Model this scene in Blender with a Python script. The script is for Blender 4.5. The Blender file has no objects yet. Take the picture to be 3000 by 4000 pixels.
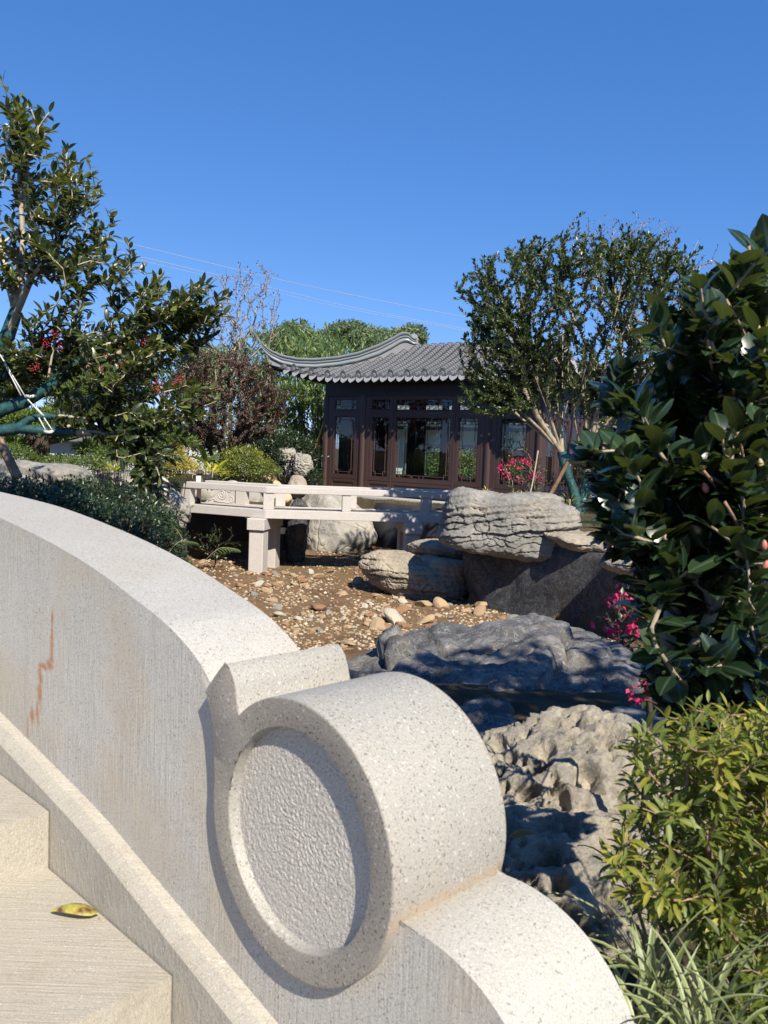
import bpy, bmesh, math, random
import numpy as np
from mathutils import Vector, Matrix
random.seed(7)
rs = np.random.RandomState(11)
rad = math.radians
sc = bpy.context.scene
COL = sc.collection

# ------------------------------------------------------------ camera, sky, sun
EYE = 2.25
FPX = 3330.0                       # focal length in pixels of the 3000 x 4000 photograph
ROLL = math.atan(.038)
PITCH = math.atan(249.5 * math.cos(ROLL) / FPX)
CD = np.array([0, math.cos(PITCH), -math.sin(PITCH)])
_up = np.array([0, math.sin(PITCH), math.cos(PITCH)]); _rt = np.array([1., 0, 0])
CR = math.cos(ROLL) * _rt + math.sin(ROLL) * _up
CU = -math.sin(ROLL) * _rt + math.cos(ROLL) * _up
CAM = np.array([0, 0, EYE])
cam = bpy.data.objects.new('camera', bpy.data.cameras.new('camera')); COL.objects.link(cam)
cam.matrix_world = Matrix(((CR[0], CU[0], -CD[0], 0), (CR[1], CU[1], -CD[1], 0), (CR[2], CU[2], -CD[2], EYE), (0, 0, 0, 1)))
cam.data.sensor_fit = 'VERTICAL'; cam.data.sensor_height = 36; cam.data.lens = 36 * FPX / 4000
cam.data.clip_start = .05; cam.data.clip_end = 2000
cam.data.dof.use_dof = True; cam.data.dof.focus_distance = 13; cam.data.dof.aperture_fstop = 14
sc.camera = cam

SUN = Vector((.292, -.671, .681)).normalized()
W = bpy.data.worlds.new('World'); sc.world = W; W.use_nodes = True
wn = W.node_tree.nodes; wl = W.node_tree.links
sky = wn.new('ShaderNodeTexSky'); sky.sky_type = 'NISHITA'; sky.sun_disc = False
sky.sun_elevation = math.asin(SUN.z); sky.sun_rotation = math.atan2(SUN.x, SUN.y)
sky.altitude = 3000; sky.air_density = .5; sky.dust_density = 0; sky.ozone_density = 8
bg = wn['Background']; bg.inputs['Strength'].default_value = .072
_sp = wn.new('ShaderNodeSeparateColor'); _cb = wn.new('ShaderNodeCombineColor'); wl.new(sky.outputs[0], _sp.inputs[0])
for _i, (_a, _g) in enumerate(((1.82, .97), (2.36, .65), (3.90, .46))):     # one grade for the whole sky
    _p = wn.new('ShaderNodeMath'); _p.operation = 'POWER'; _p.inputs[1].default_value = _g
    _m = wn.new('ShaderNodeMath'); _m.operation = 'MULTIPLY'; _m.inputs[1].default_value = _a
    wl.new(_sp.outputs[_i], _p.inputs[0]); wl.new(_p.outputs[0], _m.inputs[0]); wl.new(_m.outputs[0], _cb.inputs[_i])
wl.new(_cb.outputs[0], bg.inputs[0])
sl = bpy.data.lights.new('sun', 'SUN'); sl.energy = 5.0; sl.angle = rad(.55); sl.color = (1, .93, .81)
so = bpy.data.objects.new('sun', sl); COL.objects.link(so)
so.rotation_euler = SUN.to_track_quat('Z', 'Y').to_euler()
sc.view_settings.view_transform = 'Standard'; sc.view_settings.look = 'None'
sc.view_settings.gamma = 1; sc.view_settings.use_curve_mapping = False
sc.view_settings.exposure = .8
sc.cycles.max_bounces = 7; sc.cycles.transparent_max_bounces = 12

def ray(px, py):
    return CD + CR * (px - 1500) / FPX - CU * (py - 2000) / FPX
def at(px, py, Y):                 # the point seen at (px, py) at distance Y ahead
    r = ray(px, py); return CAM + r * Y / r[1]
def onz(px, py, z):
    r = ray(px, py); return CAM + r * (z - EYE) / r[2]

# ------------------------------------------------------------ material helpers
class NT:
    def __init__(s, name):
        s.m = bpy.data.materials.new(name); s.m.use_nodes = True
        s.t = s.m.node_tree; s.n = s.t.nodes; s.l = s.t.links
        s.p = s.n['Principled BSDF']; s.out = s.n['Material Output']
        s.tc = s.n.new('ShaderNodeTexCoord')
    def put(s, i, v):
        if v is None: return
        if hasattr(v, 'links') or isinstance(v, bpy.types.NodeSocket): s.l.new(v, i)
        else:
            if isinstance(v, (tuple, list)) and len(v) == 3 and len(i.default_value) == 4: v = (*v, 1)
            i.default_value = v
    def co(s, scale=(1, 1, 1), which='Object'):
        m = s.n.new('ShaderNodeMapping'); s.l.new(s.tc.outputs[which], m.inputs[0])
        m.inputs['Scale'].default_value = scale if isinstance(scale, (tuple, list)) else (scale,) * 3
        return m.outputs[0]
    def noise(s, scale, detail=4, rough=.55, vec=None, dist=0):
        n = s.n.new('ShaderNodeTexNoise'); n.inputs['Scale'].default_value = scale
        n.inputs['Detail'].default_value = detail; n.inputs['Roughness'].default_value = rough
        n.inputs['Distortion'].default_value = dist
        s.l.new(vec or s.tc.outputs['Object'], n.inputs['Vector']); return n.outputs['Fac']
    def vor(s, scale, vec=None, feat='F1', out='Distance'):
        n = s.n.new('ShaderNodeTexVoronoi'); n.feature = feat; n.inputs['Scale'].default_value = scale
        s.l.new(vec or s.tc.outputs['Object'], n.inputs['Vector']); return n.outputs[out]
    def ramp(s, f, stops, interp='LINEAR'):
        r = s.n.new('ShaderNodeValToRGB'); s.l.new(f, r.inputs[0]); e = r.color_ramp; e.interpolation = interp
        while len(e.elements) < len(stops): e.elements.new(.5)
        for k, (p, c) in zip(e.elements, stops):
            k.position = p; k.color = (c, c, c, 1) if isinstance(c, (int, float)) else (*c, 1)
        return r.outputs[0]
    def mix(s, f, a, b, mode='MIX'):
        m = s.n.new('ShaderNodeMix'); m.data_type = 'RGBA'; m.blend_type = mode
        s.put(m.inputs[0], f); s.put(m.inputs[6], a); s.put(m.inputs[7], b); return m.outputs[2]
    def math(s, op, a, b=None, clamp=False):
        m = s.n.new('ShaderNodeMath'); m.operation = op; m.use_clamp = clamp
        s.put(m.inputs[0], a)
        if b is not None: s.put(m.inputs[1], b)
        return m.outputs[0]
    def bump(s, h, strength=.5, dist=.01, prev=None):
        b = s.n.new('ShaderNodeBump'); b.inputs['Strength'].default_value = strength
        b.inputs['Distance'].default_value = dist; s.l.new(h, b.inputs['Height'])
        if prev: s.l.new(prev, b.inputs['Normal'])
        return b.outputs[0]
    def attr(s, name, out='Fac'):
        a = s.n.new('ShaderNodeAttribute'); a.attribute_name = name; return a.outputs[out]
    def rnd(s):
        return s.n.new('ShaderNodeObjectInfo').outputs['Random']
    def sep(s, v):
        x = s.n.new('ShaderNodeSeparateXYZ'); s.l.new(v, x.inputs[0]); return x.outputs
    def done(s, color=None, rough=.7, normal=None, spec=.5, **kw):
        s.put(s.p.inputs['Base Color'], color); s.put(s.p.inputs['Roughness'], rough)
        s.put(s.p.inputs['Specular IOR Level'], spec)
        if normal is not None: s.l.new(normal, s.p.inputs['Normal'])
        for k, v in kw.items(): s.put(s.p.inputs[k.replace('_', ' ')], v)
        return s.m

def granite(name, base, var, grain=1.0, chisel=None, stain=None, rough=.75, speck=.6):
    t = NT(name)
    n1 = t.noise(2.2, 5, .6)
    c = t.mix(t.ramp(n1, [(.35, 0), (.7, 1)]), base, var)
    n2 = t.noise(9, 4, .6)
    c = t.mix(t.math('MULTIPLY', t.ramp(n2, [(.45, 0), (.75, 1)]), .5), c, tuple(min(1, x * 1.25) for x in base))
    g = t.noise(420 * grain, 2, .5)
    c = t.mix(.55, c, t.ramp(g, [(.3, tuple(x * .62 for x in base)), (.5, base), (.72, tuple(min(1, x * 1.45) for x in base))]))
    sp = t.math('ADD', t.noise(260 * grain, 1, .4), t.math('MULTIPLY', t.math('SUBTRACT', t.noise(7, 4, .6), .5), .16))
    c = t.mix(t.math('MULTIPLY', t.ramp(sp, [(.64, 0), (.70, 1)]), speck), c, tuple(x * .22 for x in base))
    sp2 = t.noise(170 * grain, 1, .4, vec=t.co((1, 1.2, .9)))
    c = t.mix(t.math('MULTIPLY', t.ramp(sp2, [(.67, 0), (.72, 1)]), .45), c, (.55, .54, .52))
    if stain: c = stain(t, c)
    h = g
    nrm = t.bump(g, .18, .004)
    if chisel: nrm = chisel(t, nrm)
    return t.done(c, rough, nrm, .35)

def simple(name, col, rough=.6, var=.25, scale=12, bump=.15, bscale=60, spec=.4, metallic=0):
    t = NT(name)
    n = t.noise(scale, 5, .6)
    c = t.mix(n, tuple(x * (1 - var) for x in col), tuple(min(1, x * (1 + var)) for x in col))
    nr = t.bump(t.noise(bscale, 4, .6), bump, .005)
    return t.done(c, rough, nr, spec, Metallic=metallic)

def leafmat(name, dark, mid, light, rough=.35, trans=.25, tcol=None, spec=.5, veins=False):
    t = NT(name)
    a = t.attr('tint')
    c = t.ramp(a, [(0, dark), (.5, mid), (1, light)])
    n = t.noise(35, 2, .5)
    c = t.mix(t.math('MULTIPLY', n, .5), c, tuple(x * .6 for x in mid))
    if veins:
        mr = t.attr('rib')
        c = t.mix(t.math('MULTIPLY', t.ramp(mr, [(.80, 0), (.97, 1)]), .5), c, tuple(min(1, x * 1.8 + .04) for x in mid))
    t.done(c, rough, None, spec)
    tr = t.n.new('ShaderNodeBsdfTranslucent')
    t.put(tr.inputs[0], t.mix(.6, c, tcol or tuple(min(1, x * 2.2) for x in light)))
    mx = t.n.new('ShaderNodeMixShader'); mx.inputs[0].default_value = trans
    t.l.new(t.p.outputs[0], mx.inputs[1]); t.l.new(tr.outputs[0], mx.inputs[2]); t.l.new(mx.outputs[0], t.out.inputs[0])
    return t.m

def barkmat(name, a, b, scale=18, rough=.85, stretch=(1, 1, .35)):
    t = NT(name)
    n = t.noise(scale, 5, .65, vec=t.co(stretch))
    c = t.ramp(n, [(.3, a), (.65, b), (.8, tuple(min(1, x * 1.3) for x in b))])
    return t.done(c, rough, t.bump(n, .6, .01), .2)

# ------------------------------------------------------------ numpy noise
_perm = np.random.RandomState(3).permutation(256); _perm = np.concatenate([_perm, _perm])
_grad = np.random.RandomState(4).normal(size=(256, 3)); _grad /= np.linalg.norm(_grad, axis=1)[:, None]
def pn(P):
    P = np.asarray(P, float); i = np.floor(P).astype(int); f = P - i; u = f * f * f * (f * (f * 6 - 15) + 10)
    i &= 255; r = 0
    for dx in (0, 1):
        for dy in (0, 1):
            for dz in (0, 1):
                h = _perm[(_perm[(_perm[(i[:, 0] + dx) & 255] + i[:, 1] + dy) & 255] + i[:, 2] + dz) & 255]
                g = _grad[h]; d = f - np.array([dx, dy, dz])
                w = (u[:, 0] if dx else 1 - u[:, 0]) * (u[:, 1] if dy else 1 - u[:, 1]) * (u[:, 2] if dz else 1 - u[:, 2])
                r = r + w * (g * d).sum(1)
    return r * 1.6
def fbm(P, oct=5, gain=.5, lac=2.03, ridge=False):
    P = np.asarray(P, float); a = 1.; s = 0; t = 0
    for k in range(oct):
        n = pn(P + k * 17.3)
        s = s + a * ((1 - 2 * np.abs(n)) if ridge else n); t += a; a *= gain; P = P * lac
    return s / t
def worley(P):
    P = np.asarray(P, float); i = np.floor(P).astype(int); best = np.full(len(P), 9.)
    for dx in (-1, 0, 1):
        for dy in (-1, 0, 1):
            for dz in (-1, 0, 1):
                c = i + np.array([dx, dy, dz]); q = c & 255
                h = _perm[(_perm[(_perm[q[:, 0]] + q[:, 1]) & 255] + q[:, 2]) & 255]
                o = c + .5 + _grad[h] * .45
                best = np.minimum(best, ((P - o) ** 2).sum(1))
    return np.sqrt(best)

# ------------------------------------------------------------ object helpers
def fastmesh(name, V, F, mat=None, smooth=True, attrs=None):
    V = np.asarray(V, np.float32); me = bpy.data.meshes.new(name)
    if isinstance(F, np.ndarray):
        k = F.shape[1]; nf = len(F); lv = F.ravel(); ls = np.arange(nf) * k
    else:
        nf = len(F); cnt = np.array([len(f) for f in F]); lv = np.concatenate([np.asarray(f) for f in F]); ls = np.concatenate([[0], np.cumsum(cnt)[:-1]])
    me.vertices.add(len(V)); me.vertices.foreach_set('co', V.ravel())
    me.loops.add(len(lv)); me.loops.foreach_set('vertex_index', lv.astype(np.int32))
    me.polygons.add(nf); me.polygons.foreach_set('loop_start', ls.astype(np.int32))
    me.update(calc_edges=True)
    me.polygons.foreach_set('use_smooth', np.full(nf, bool(smooth)))
    for k, a in (attrs or {}).items():
        at_ = me.attributes.new(k, 'FLOAT', 'POINT'); at_.data.foreach_set('value', np.asarray(a, np.float32))
    if mat: me.materials.append(mat)
    me.update(); return me
def obj(name, me, parent=None, M=None, kind=None, label=None):
    o = bpy.data.objects.new(name, me); COL.objects.link(o)
    if parent: o.parent = parent
    if M is not None: o.matrix_basis = M
    if kind: o['kind'] = kind
    if label: o['label'] = label
    return o
def tag(o, label, cat, group=None):
    o['label'] = label; o['category'] = cat
    if group: o['group'] = group
    return o
def thing(name, label, cat, loc=(0, 0, 0), rz=0, group=None):
    o = bpy.data.objects.new(name, None); COL.objects.link(o); o.location = loc; o.rotation_euler = (0, 0, rz)
    o.empty_display_size = .2
    return tag(o, label, cat, group)
def T(x, y, z): return Matrix.Translation((x, y, z))
def bmmesh(bm, name, mat=None, smooth=False):
    me = bpy.data.meshes.new(name); bmesh.ops.recalc_face_normals(bm, faces=bm.faces); bm.to_mesh(me); bm.free()
    if mat: me.materials.append(mat)
    me.polygons.foreach_set('use_smooth', np.full(len(me.polygons), smooth)); return me
def bm_box(bm, c, s, R=None):
    r = bmesh.ops.create_cube(bm, size=1); vs = r['verts']
    for v in vs:
        p = Vector((v.co.x * s[0], v.co.y * s[1], v.co.z * s[2]))
        if R is not None: p = R @ p
        v.co = p + Vector(c)
    return vs
def boxmesh(name, boxes, mat, bevel=0, seg=1):
    bm = bmesh.new()
    for b in boxes: bm_box(bm, b[0], b[1], b[2] if len(b) > 2 else None)
    if bevel: bmesh.ops.bevel(bm, geom=list(bm.edges), offset=bevel, segments=seg, affect='EDGES', profile=.6)
    return bmmesh(bm, name, mat)
def tube(pts, radii, sides=8, cap=True):
    pts = np.asarray(pts, float); n = len(pts); radii = np.broadcast_to(radii, n) if np.ndim(radii) else np.full(n, radii)
    V = []; F = []
    tan = np.gradient(pts, axis=0); tan /= np.linalg.norm(tan, axis=1)[:, None] + 1e-9
    up = np.array([0, 0, 1.]) if abs(tan[0][2]) < .9 else np.array([1., 0, 0])
    for i in range(n):
        a = np.cross(tan[i], up); a /= np.linalg.norm(a) + 1e-9; b = np.cross(a, tan[i]); up = b
        for k in range(sides):
            th = 2 * math.pi * k / sides; V.append(pts[i] + radii[i] * (a * math.cos(th) + b * math.sin(th)))
    for i in range(n - 1):
        for k in range(sides):
            F.append((i * sides + k, i * sides + (k + 1) % sides, (i + 1) * sides + (k + 1) % sides, (i + 1) * sides + k))
    if cap: F.append(tuple(range(sides))[::-1]); F.append(tuple(range((n - 1) * sides, n * sides)))
    return V, F
def join(parts):
    V = []; F = []
    for v, f in parts:
        o = len(V); V += list(v); F += [tuple(i + o for i in q) for q in f]
    return np.array(V), F
def spline(P, n):
    P = np.asarray(P, float); m = len(P); out = []
    for t in np.linspace(0, m - 1, n):
        i = min(int(t), m - 2); f = t - i
        p0 = P[max(i - 1, 0)]; p1 = P[i]; p2 = P[i + 1]; p3 = P[min(i + 2, m - 1)]
        out.append(.5 * ((2 * p1) + (-p0 + p2) * f + (2 * p0 - 5 * p1 + 4 * p2 - p3) * f * f + (-p0 + 3 * p1 - 3 * p2 + p3) * f ** 3))
    return np.array(out)
def nrm(v):
    v = np.asarray(v, float); return v / (np.linalg.norm(v, axis=-1, keepdims=True) + 1e-9)

# ------------------------------------------------------------ materials
def chisel_v(t, prev):             # fine upright tooling of the balustrade faces
    v = t.co((200, 200, 9))
    n = t.noise(1, 3, .6, vec=v)
    n2 = t.noise(1, 2, .6, vec=t.co((70, 70, 14)))
    k = t.ramp(t.noise(4, 3, .6), [(.35, .25), (.65, 1)])
    return t.bump(t.math('MULTIPLY', t.math('ADD', n, t.math('MULTIPLY', n2, 1.0)), k), .5, .003, prev)
def chisel_p(t, prev):             # bush-hammered recess
    return t.bump(t.noise(210, 2, .5), .5, .003, prev)
def chisel_h(t, prev):
    return t.bump(t.noise(1, 3, .6, vec=t.co((24, 24, 220))), .4, .003, prev)
def tread_b(t, prev):
    m = t.n.new('ShaderNodeMapping'); t.l.new(t.tc.outputs['Object'], m.inputs[0]); m.inputs['Rotation'].default_value = (0, 0, rad(45))
    m.inputs['Scale'].default_value = (9, 170, 60)
    return t.bump(t.noise(1, 3, .6, vec=m.outputs[0]), .55, .0035, prev)
def dirty(t, c):                   # damp ochre patches and darker scuffs
    c = wash(t, c)
    n = t.noise(6, 6, .7); c = t.mix(t.math('MULTIPLY', t.ramp(n, [(.5, 0), (.72, 1)]), .35), c, (.22, .185, .13))
    m = t.n.new('ShaderNodeMapping'); t.l.new(t.tc.outputs['Object'], m.inputs[0]); m.inputs['Rotation'].default_value = (0, 0, rad(45)); m.inputs['Scale'].default_value = (3, 60, 30)
    return t.mix(t.math('MULTIPLY', t.ramp(t.noise(1, 3, .6, vec=m.outputs[0]), [(.45, 0), (.65, 1)]), .3), c, (.42, .38, .30))
WU = .72
def wpt(w, D, z):                  # balustrade frame: along, across, up (from the eye)
    k = math.sqrt(.5) * WU
    return (k * (D - w), k * (D + w), EYE + z * WU)
def rust(t, c):
    tc = t.tc.outputs['Object']
    d = None
    pts = [(2.335, -.615, .007, .035), (2.345, -.655, .014, .012), (2.385, -.665, .022, .009), (2.41, -.70, .010, .03), (2.415, -.75, .009, .04), (2.43, -.80, .008, .035), (2.465, -.835, .010, .022), (2.495, -.88, .007, .03), (2.335, -.54, .004, .05)]
    wob = t.noise(30, 4, .7)
    x, y, z = t.sep(tc)
    for w, zz, rx, rz in pts:
        p = wpt(w, 1.026, zz)
        along = t.math('SUBTRACT', t.math('MULTIPLY', t.math('SUBTRACT', y, x), .7071), (p[1] - p[0]) * .7071)
        a = t.math('DIVIDE', along, rx * 1.7); b = t.math('DIVIDE', t.math('SUBTRACT', z, p[2]), rz * 1.15)
        q = t.math('SQRT', t.math('ADD', t.math('MULTIPLY', a, a), t.math('MULTIPLY', b, b)))
        d = q if d is None else t.math('MINIMUM', d, q)
    d = t.math('ADD', d, t.math('MULTIPLY', t.math('SUBTRACT', wob, .5), 2.4))
    c = t.mix(t.math('MULTIPLY', t.ramp(d, [(.3, 1), (1.5, 0)]), .9), c, (.36, .15, .05))
    # wide pale ochre wash low on the wall
    n = t.noise(3.2, 5, .65, vec=t.co((1, 1, .9)))
    lo = t.ramp(z, [(0, 1), (1, 0)])
    c = t.mix(t.math('MULTIPLY', t.ramp(n, [(.44, 0), (.64, 1)]), .5), c, (.43, .355, .24))
    dr = t.noise(1, 4, .65, vec=t.co((34, 34, 1.6))); c = t.mix(t.math('MULTIPLY', t.ramp(dr, [(.55, 0), (.72, 1)]), .16), c, (.27, .25, .22))
    return c
def wash(t, c):
    n = t.noise(3.5, 5, .65)
    return t.mix(t.math('MULTIPLY', t.ramp(n, [(.52, 0), (.7, 1)]), .28), c, (.36, .29, .21))
def seam_stain(t, c):              # ochre run in the notch below the drum
    x, y, z = t.sep(t.tc.outputs['Object'])
    along = t.math('MULTIPLY', t.math('SUBTRACT', y, x), .7071)
    a = t.math('ABSOLUTE', t.math('SUBTRACT', along, .945 * WU))
    b = t.math('ABSOLUTE', t.math('SUBTRACT', z, EYE - .815 * WU))
    d = t.math('ADD', t.math('ADD', a, b), t.math('MULTIPLY', t.noise(18, 3, .6), .02))
    c = t.mix(t.math('MULTIPLY', t.ramp(d, [(.012, 1), (.04, 0)]), .6), c, (.44, .29, .15))
    return wash(t, c)

M = {}
M['wall'] = granite('tooled_granite', (.44, .415, .365), (.39, .365, .32), 1.0, chisel_v, rust, .85, .55)
M['top'] = granite('honed_granite', (.37, .355, .32), (.39, .36, .30), 1.0, None, wash, .6, .6)
M['dtop'] = granite('honed_granite_drum', (.29, .277, .247), (.30, .275, .237), 1.0, None, seam_stain, .6, .75)
M['relief'] = granite('honed_granite_relief', (.25, .226, .19), (.235, .21, .178), 1.0, None, None, .55, .8)
M['recess'] = granite('bush_hammered_granite', (.45, .415, .355), (.42, .38, .32), 1.0, chisel_p, None, .85, .4)
M['step'] = granite('step_granite', (.35, .32, .265), (.33, .295, .235), 1.0, tread_b, dirty, .85, .35)
M['bridge'] = granite('bridge_granite', (.43, .40, .37), (.41, .37, .335), .5, None, None, .8, .35)
M['deck'] = granite('deck_granite', (.38, .33, .27), (.36, .31, .25), .5, None, None, .8, .3)
M['plinth'] = granite('grey_plinth_granite', (.18, .19, .20), (.15, .16, .17), .4, None, None, .7, .3)
M['plcap'] = granite('pale_plinth_cap', (.36, .36, .35), (.31, .31, .30), .4, None, None, .7, .3)

def rockmat(name, a, b, c3, vein=.5, scale=1.0, rough=.85, bumpd=.03, tan=.35, tancol=(.36, .26, .15)):
    t = NT(name)
    co = t.co(scale)
    n = t.noise(3.5, 8, .65, vec=co, dist=.4)
    col = t.ramp(n, [(.32, a), (.5, b), (.66, c3)])
    tn = t.noise(2.1, 5, .6, vec=t.co((scale * 1.1, scale * .9, scale * 1.7)))
    col = t.mix(t.math('MULTIPLY', t.ramp(tn, [(.50, 0), (.68, 1)]), tan), col, tancol)
    v = t.noise(5, 6, .7, vec=co, dist=1.3)
    vv = t.ramp(t.math('ABSOLUTE', t.math('SUBTRACT', v, .5)), [(0, 1), (.014, 0)])
    col = t.mix(t.math('MULTIPLY', vv, vein), col, (.62, .62, .60))
    f = t.noise(45, 6, .7, vec=co)
    col = t.mix(.35, col, t.ramp(f, [(.3, tuple(x * .45 for x in b)), (.7, tuple(min(1, x * 1.6) for x in b))]))
    b1 = t.bump(t.noise(14, 9, .7, vec=co, dist=.3), .8, bumpd)
    b1 = t.bump(f, .55, bumpd * .3, b1)
    return t.done(col, rough, b1, .3)
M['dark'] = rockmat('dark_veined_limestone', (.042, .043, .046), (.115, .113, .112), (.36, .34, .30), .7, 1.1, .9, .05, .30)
M['pit'] = rockmat('pitted_tan_limestone', (.10, .105, .11), (.30, .265, .205), (.44, .39, .30), .25, 1.9, .9, .03, .4, (.40, .31, .18))
M['layer'] = rockmat('layered_grey_stone', (.10, .098, .092), (.175, .168, .152), (.27, .255, .225), .25, .8, .9, .02, .35, (.44, .34, .22))
M['boulder'] = rockmat('grey_boulder', (.15, .145, .135), (.26, .245, .215), (.37, .345, .295), .3, .7, .9, .02, .4, (.38, .30, .2))
M['slab'] = rockmat('tan_grey_slab', (.13, .115, .095), (.27, .23, .175), (.42, .36, .275), .2, .9, .9, .02, .4, (.42, .31, .19))
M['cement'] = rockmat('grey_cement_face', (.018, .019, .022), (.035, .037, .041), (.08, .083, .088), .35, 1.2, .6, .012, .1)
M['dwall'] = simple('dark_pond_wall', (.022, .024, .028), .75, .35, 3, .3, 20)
M['tanrock'] = rockmat('tan_rock', (.30, .22, .13), (.46, .35, .21), (.56, .46, .32), .0, 1.2, .9, .01, .3)

def stonemat(name, col):
    t = NT(name); r = t.rnd()
    c = t.mix(t.math('MULTIPLY', r, .6), col, tuple(x * .62 for x in col))
    c = t.mix(t.math('MULTIPLY', t.noise(22, 4, .6), .6), c, tuple(x * .6 for x in col))
    return t.done(c, .9, t.bump(t.noise(40, 4, .6), .4, .01), .25)
M['st_tan'] = stonemat('river_stone_tan', (.40, .285, .175))
M['st_pale'] = stonemat('river_stone_pale', (.46, .41, .32))
M['st_grey'] = stonemat('river_stone_grey', (.25, .245, .22))
M['st_red'] = stonemat('river_stone_brown', (.29, .17, .10))

def groundmat():
    t = NT('ground_soil')
    bed = t.attr('bed')
    n = t.noise(.9, 6, .6); m = t.noise(11, 6, .7)
    soil = t.ramp(n, [(.35, (.125, .074, .039)), (.5, (.185, .115, .060)), (.68, (.16, .115, .060))])
    soil = t.mix(t.math('MULTIPLY', t.ramp(m, [(.5, 0), (.62, 1)]), .45), soil, (.23, .175, .115))
    bank = t.ramp(t.noise(3, 6, .7), [(.4, (.045, .04, .025)), (.6, (.10, .075, .045))])
    c = t.mix(bed, bank, soil)
    return t.done(c, .95, t.bump(t.noise(26, 8, .75), .9, .03, t.bump(m, .7, .04)), .15)
M['ground'] = groundmat()
M['gravel'] = None

M['wood'] = simple('brown_lacquered_wood', (.050, .028, .025), .42, .12, 3, .06, 30, .45)
M['woodd'] = simple('dark_brown_wood', (.018, .013, .013), .5, .2, 6, .1, 30)
M['lattice'] = simple('lattice_wood', (.085, .05, .042), .5, .1, 5, .05)
t = NT('grey_roof_tile'); _r = t.rnd(); _n = t.noise(9, 5, .6)
M['tile'] = t.done(t.mix(t.math('MULTIPLY', _r, .5), t.mix(_n, (.09, .092, .097), (.195, .197, .204)), (.10, .10, .102)), .5, t.bump(t.noise(90, 4, .6), .25, .006), .45)
M['tilel'] = simple('pale_drip_tile', (.27, .27, .28), .6, .25, 20, .3, 90, .4)
M['tiled'] = simple('dark_roof_pan', (.055, .058, .062), .75, .3, 8, .2)
M['ridge'] = simple('grey_ridge_glaze', (.19, .205, .21), .27, .12, 3, .05, 30, .6)
M['plaster'] = simple('grey_plaster', (.20, .205, .21), .85, .25, 4, .2, 25, .2)
M['white'] = simple('white_wall_paint', (.78, .80, .79), .8, .05, 2, .05, 30, .2)
M['gwhite'] = simple('toned_down_white_wall', (.42, .42, .40), .85, .25, 2, .1, 20, .2)  # wall white darkened in its colour so the sunlit walls glare less
M['gframe'] = simple('grey_stone_frame', (.20, .24, .26), .6, .1, 4)
M['floor'] = simple('pavilion_floor', (.10, .10, .10), .35, .2, 4)
M['lampm'] = simple('brown_lamp_metal', (.06, .038, .032), .45, .1, 5)
M['cable'] = simple('pale_cable', (.34, .36, .38), .5, .05, 5)
M['strap'] = simple('white_strap', (.50, .50, .48), .6, .1, 20)
M['wrap'] = NT('teal_trunk_wrap')
_t = M['wrap']; _w = _t.noise(26, 4, .6, vec=_t.co((1, 1, 1)))
M['wrap'] = _t.done(_t.ramp(_w, [(.3, (.008, .03, .032)), (.6, (.02, .075, .075)), (.8, (.07, .17, .16))]), .55, _t.bump(_w, .6, .01), .4)
M['bark'] = barkmat('grey_tan_bark', (.14, .11, .08), (.38, .32, .23))
M['barkp'] = barkmat('pale_bark', (.20, .165, .12), (.48, .41, .31))
M['barkd'] = barkmat('dark_bark', (.035, .025, .02), (.09, .065, .05))
M['barkr'] = barkmat('reddish_bark', (.13, .075, .05), (.38, .25, .17))
M['pole'] = barkmat('brown_pole_bark', (.10, .06, .04), (.25, .16, .10))
M['ypole'] = simple('yellow_bamboo_pole', (.62, .36, .06), .45, .2, 8)

def glassmat():
    t = NT('window_glass'); t.n.remove(t.p)
    tr = t.n.new('ShaderNodeBsdfTransparent'); tr.inputs[0].default_value = (.80, .88, .86, 1)
    gl = t.n.new('ShaderNodeBsdfGlossy'); gl.inputs['Roughness'].default_value = .01
    fr = t.n.new('ShaderNodeFresnel'); fr.inputs[0].default_value = 1.7
    mx = t.n.new('ShaderNodeMixShader'); t.l.new(fr.outputs[0], mx.inputs[0])
    t.l.new(tr.outputs[0], mx.inputs[1]); t.l.new(gl.outputs[0], mx.inputs[2]); t.l.new(mx.outputs[0], t.out.inputs[0])
    return t.m
M['glass'] = glassmat()

M['lf_left'] = leafmat('broad_leaf_olive', (.012, .022, .008), (.038, .058, .016), (.17, .19, .035), .33, .22, (.42, .46, .07), .5, True)
M['lf_right'] = leafmat('small_dark_leaf', (.012, .024, .012), (.035, .060, .022), (.12, .16, .05), .36, .18, (.25, .35, .07))
M['lf_cam'] = leafmat('camellia_leaf', (.008, .020, .010), (.020, .042, .018), (.085, .12, .030), .27, .13, (.32, .42, .06), .55, True)
M['lf_yel'] = leafmat('yellow_green_leaf', (.035, .055, .014), (.13, .17, .028), (.42, .36, .055), .5, .33, (.62, .62, .08), .4, True)
M['lf_pod'] = leafmat('needle_leaf_green', (.03, .055, .012), (.09, .14, .025), (.22, .28, .05), .5, .25)
M['lf_purp'] = leafmat('purple_brown_leaf', (.030, .018, .016), (.085, .052, .044), (.21, .145, .10), .7, .2, (.30, .14, .1))
M['lf_bam'] = leafmat('bamboo_leaf', (.035, .065, .022), (.09, .15, .045), (.24, .30, .085), .45, .3)
M['lf_far'] = leafmat('far_tree_leaf', (.045, .075, .04), (.10, .15, .06), (.20, .25, .10), .6, .25)
M['lf_hedge'] = leafmat('hedge_leaf', (.007, .016, .006), (.018, .036, .012), (.055, .09, .025), .4, .15)
M['lf_bush'] = leafmat('bush_leaf', (.05, .075, .015), (.14, .18, .03), (.36, .36, .06), .5, .3)
M['lf_gold'] = leafmat('golden_leaf', (.12, .09, .02), (.34, .27, .05), (.60, .46, .10), .5, .35)
M['lf_croton'] = leafmat('croton_leaf', (.08, .14, .02), (.38, .38, .03), (.80, .68, .05), .45, .35)
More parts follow.
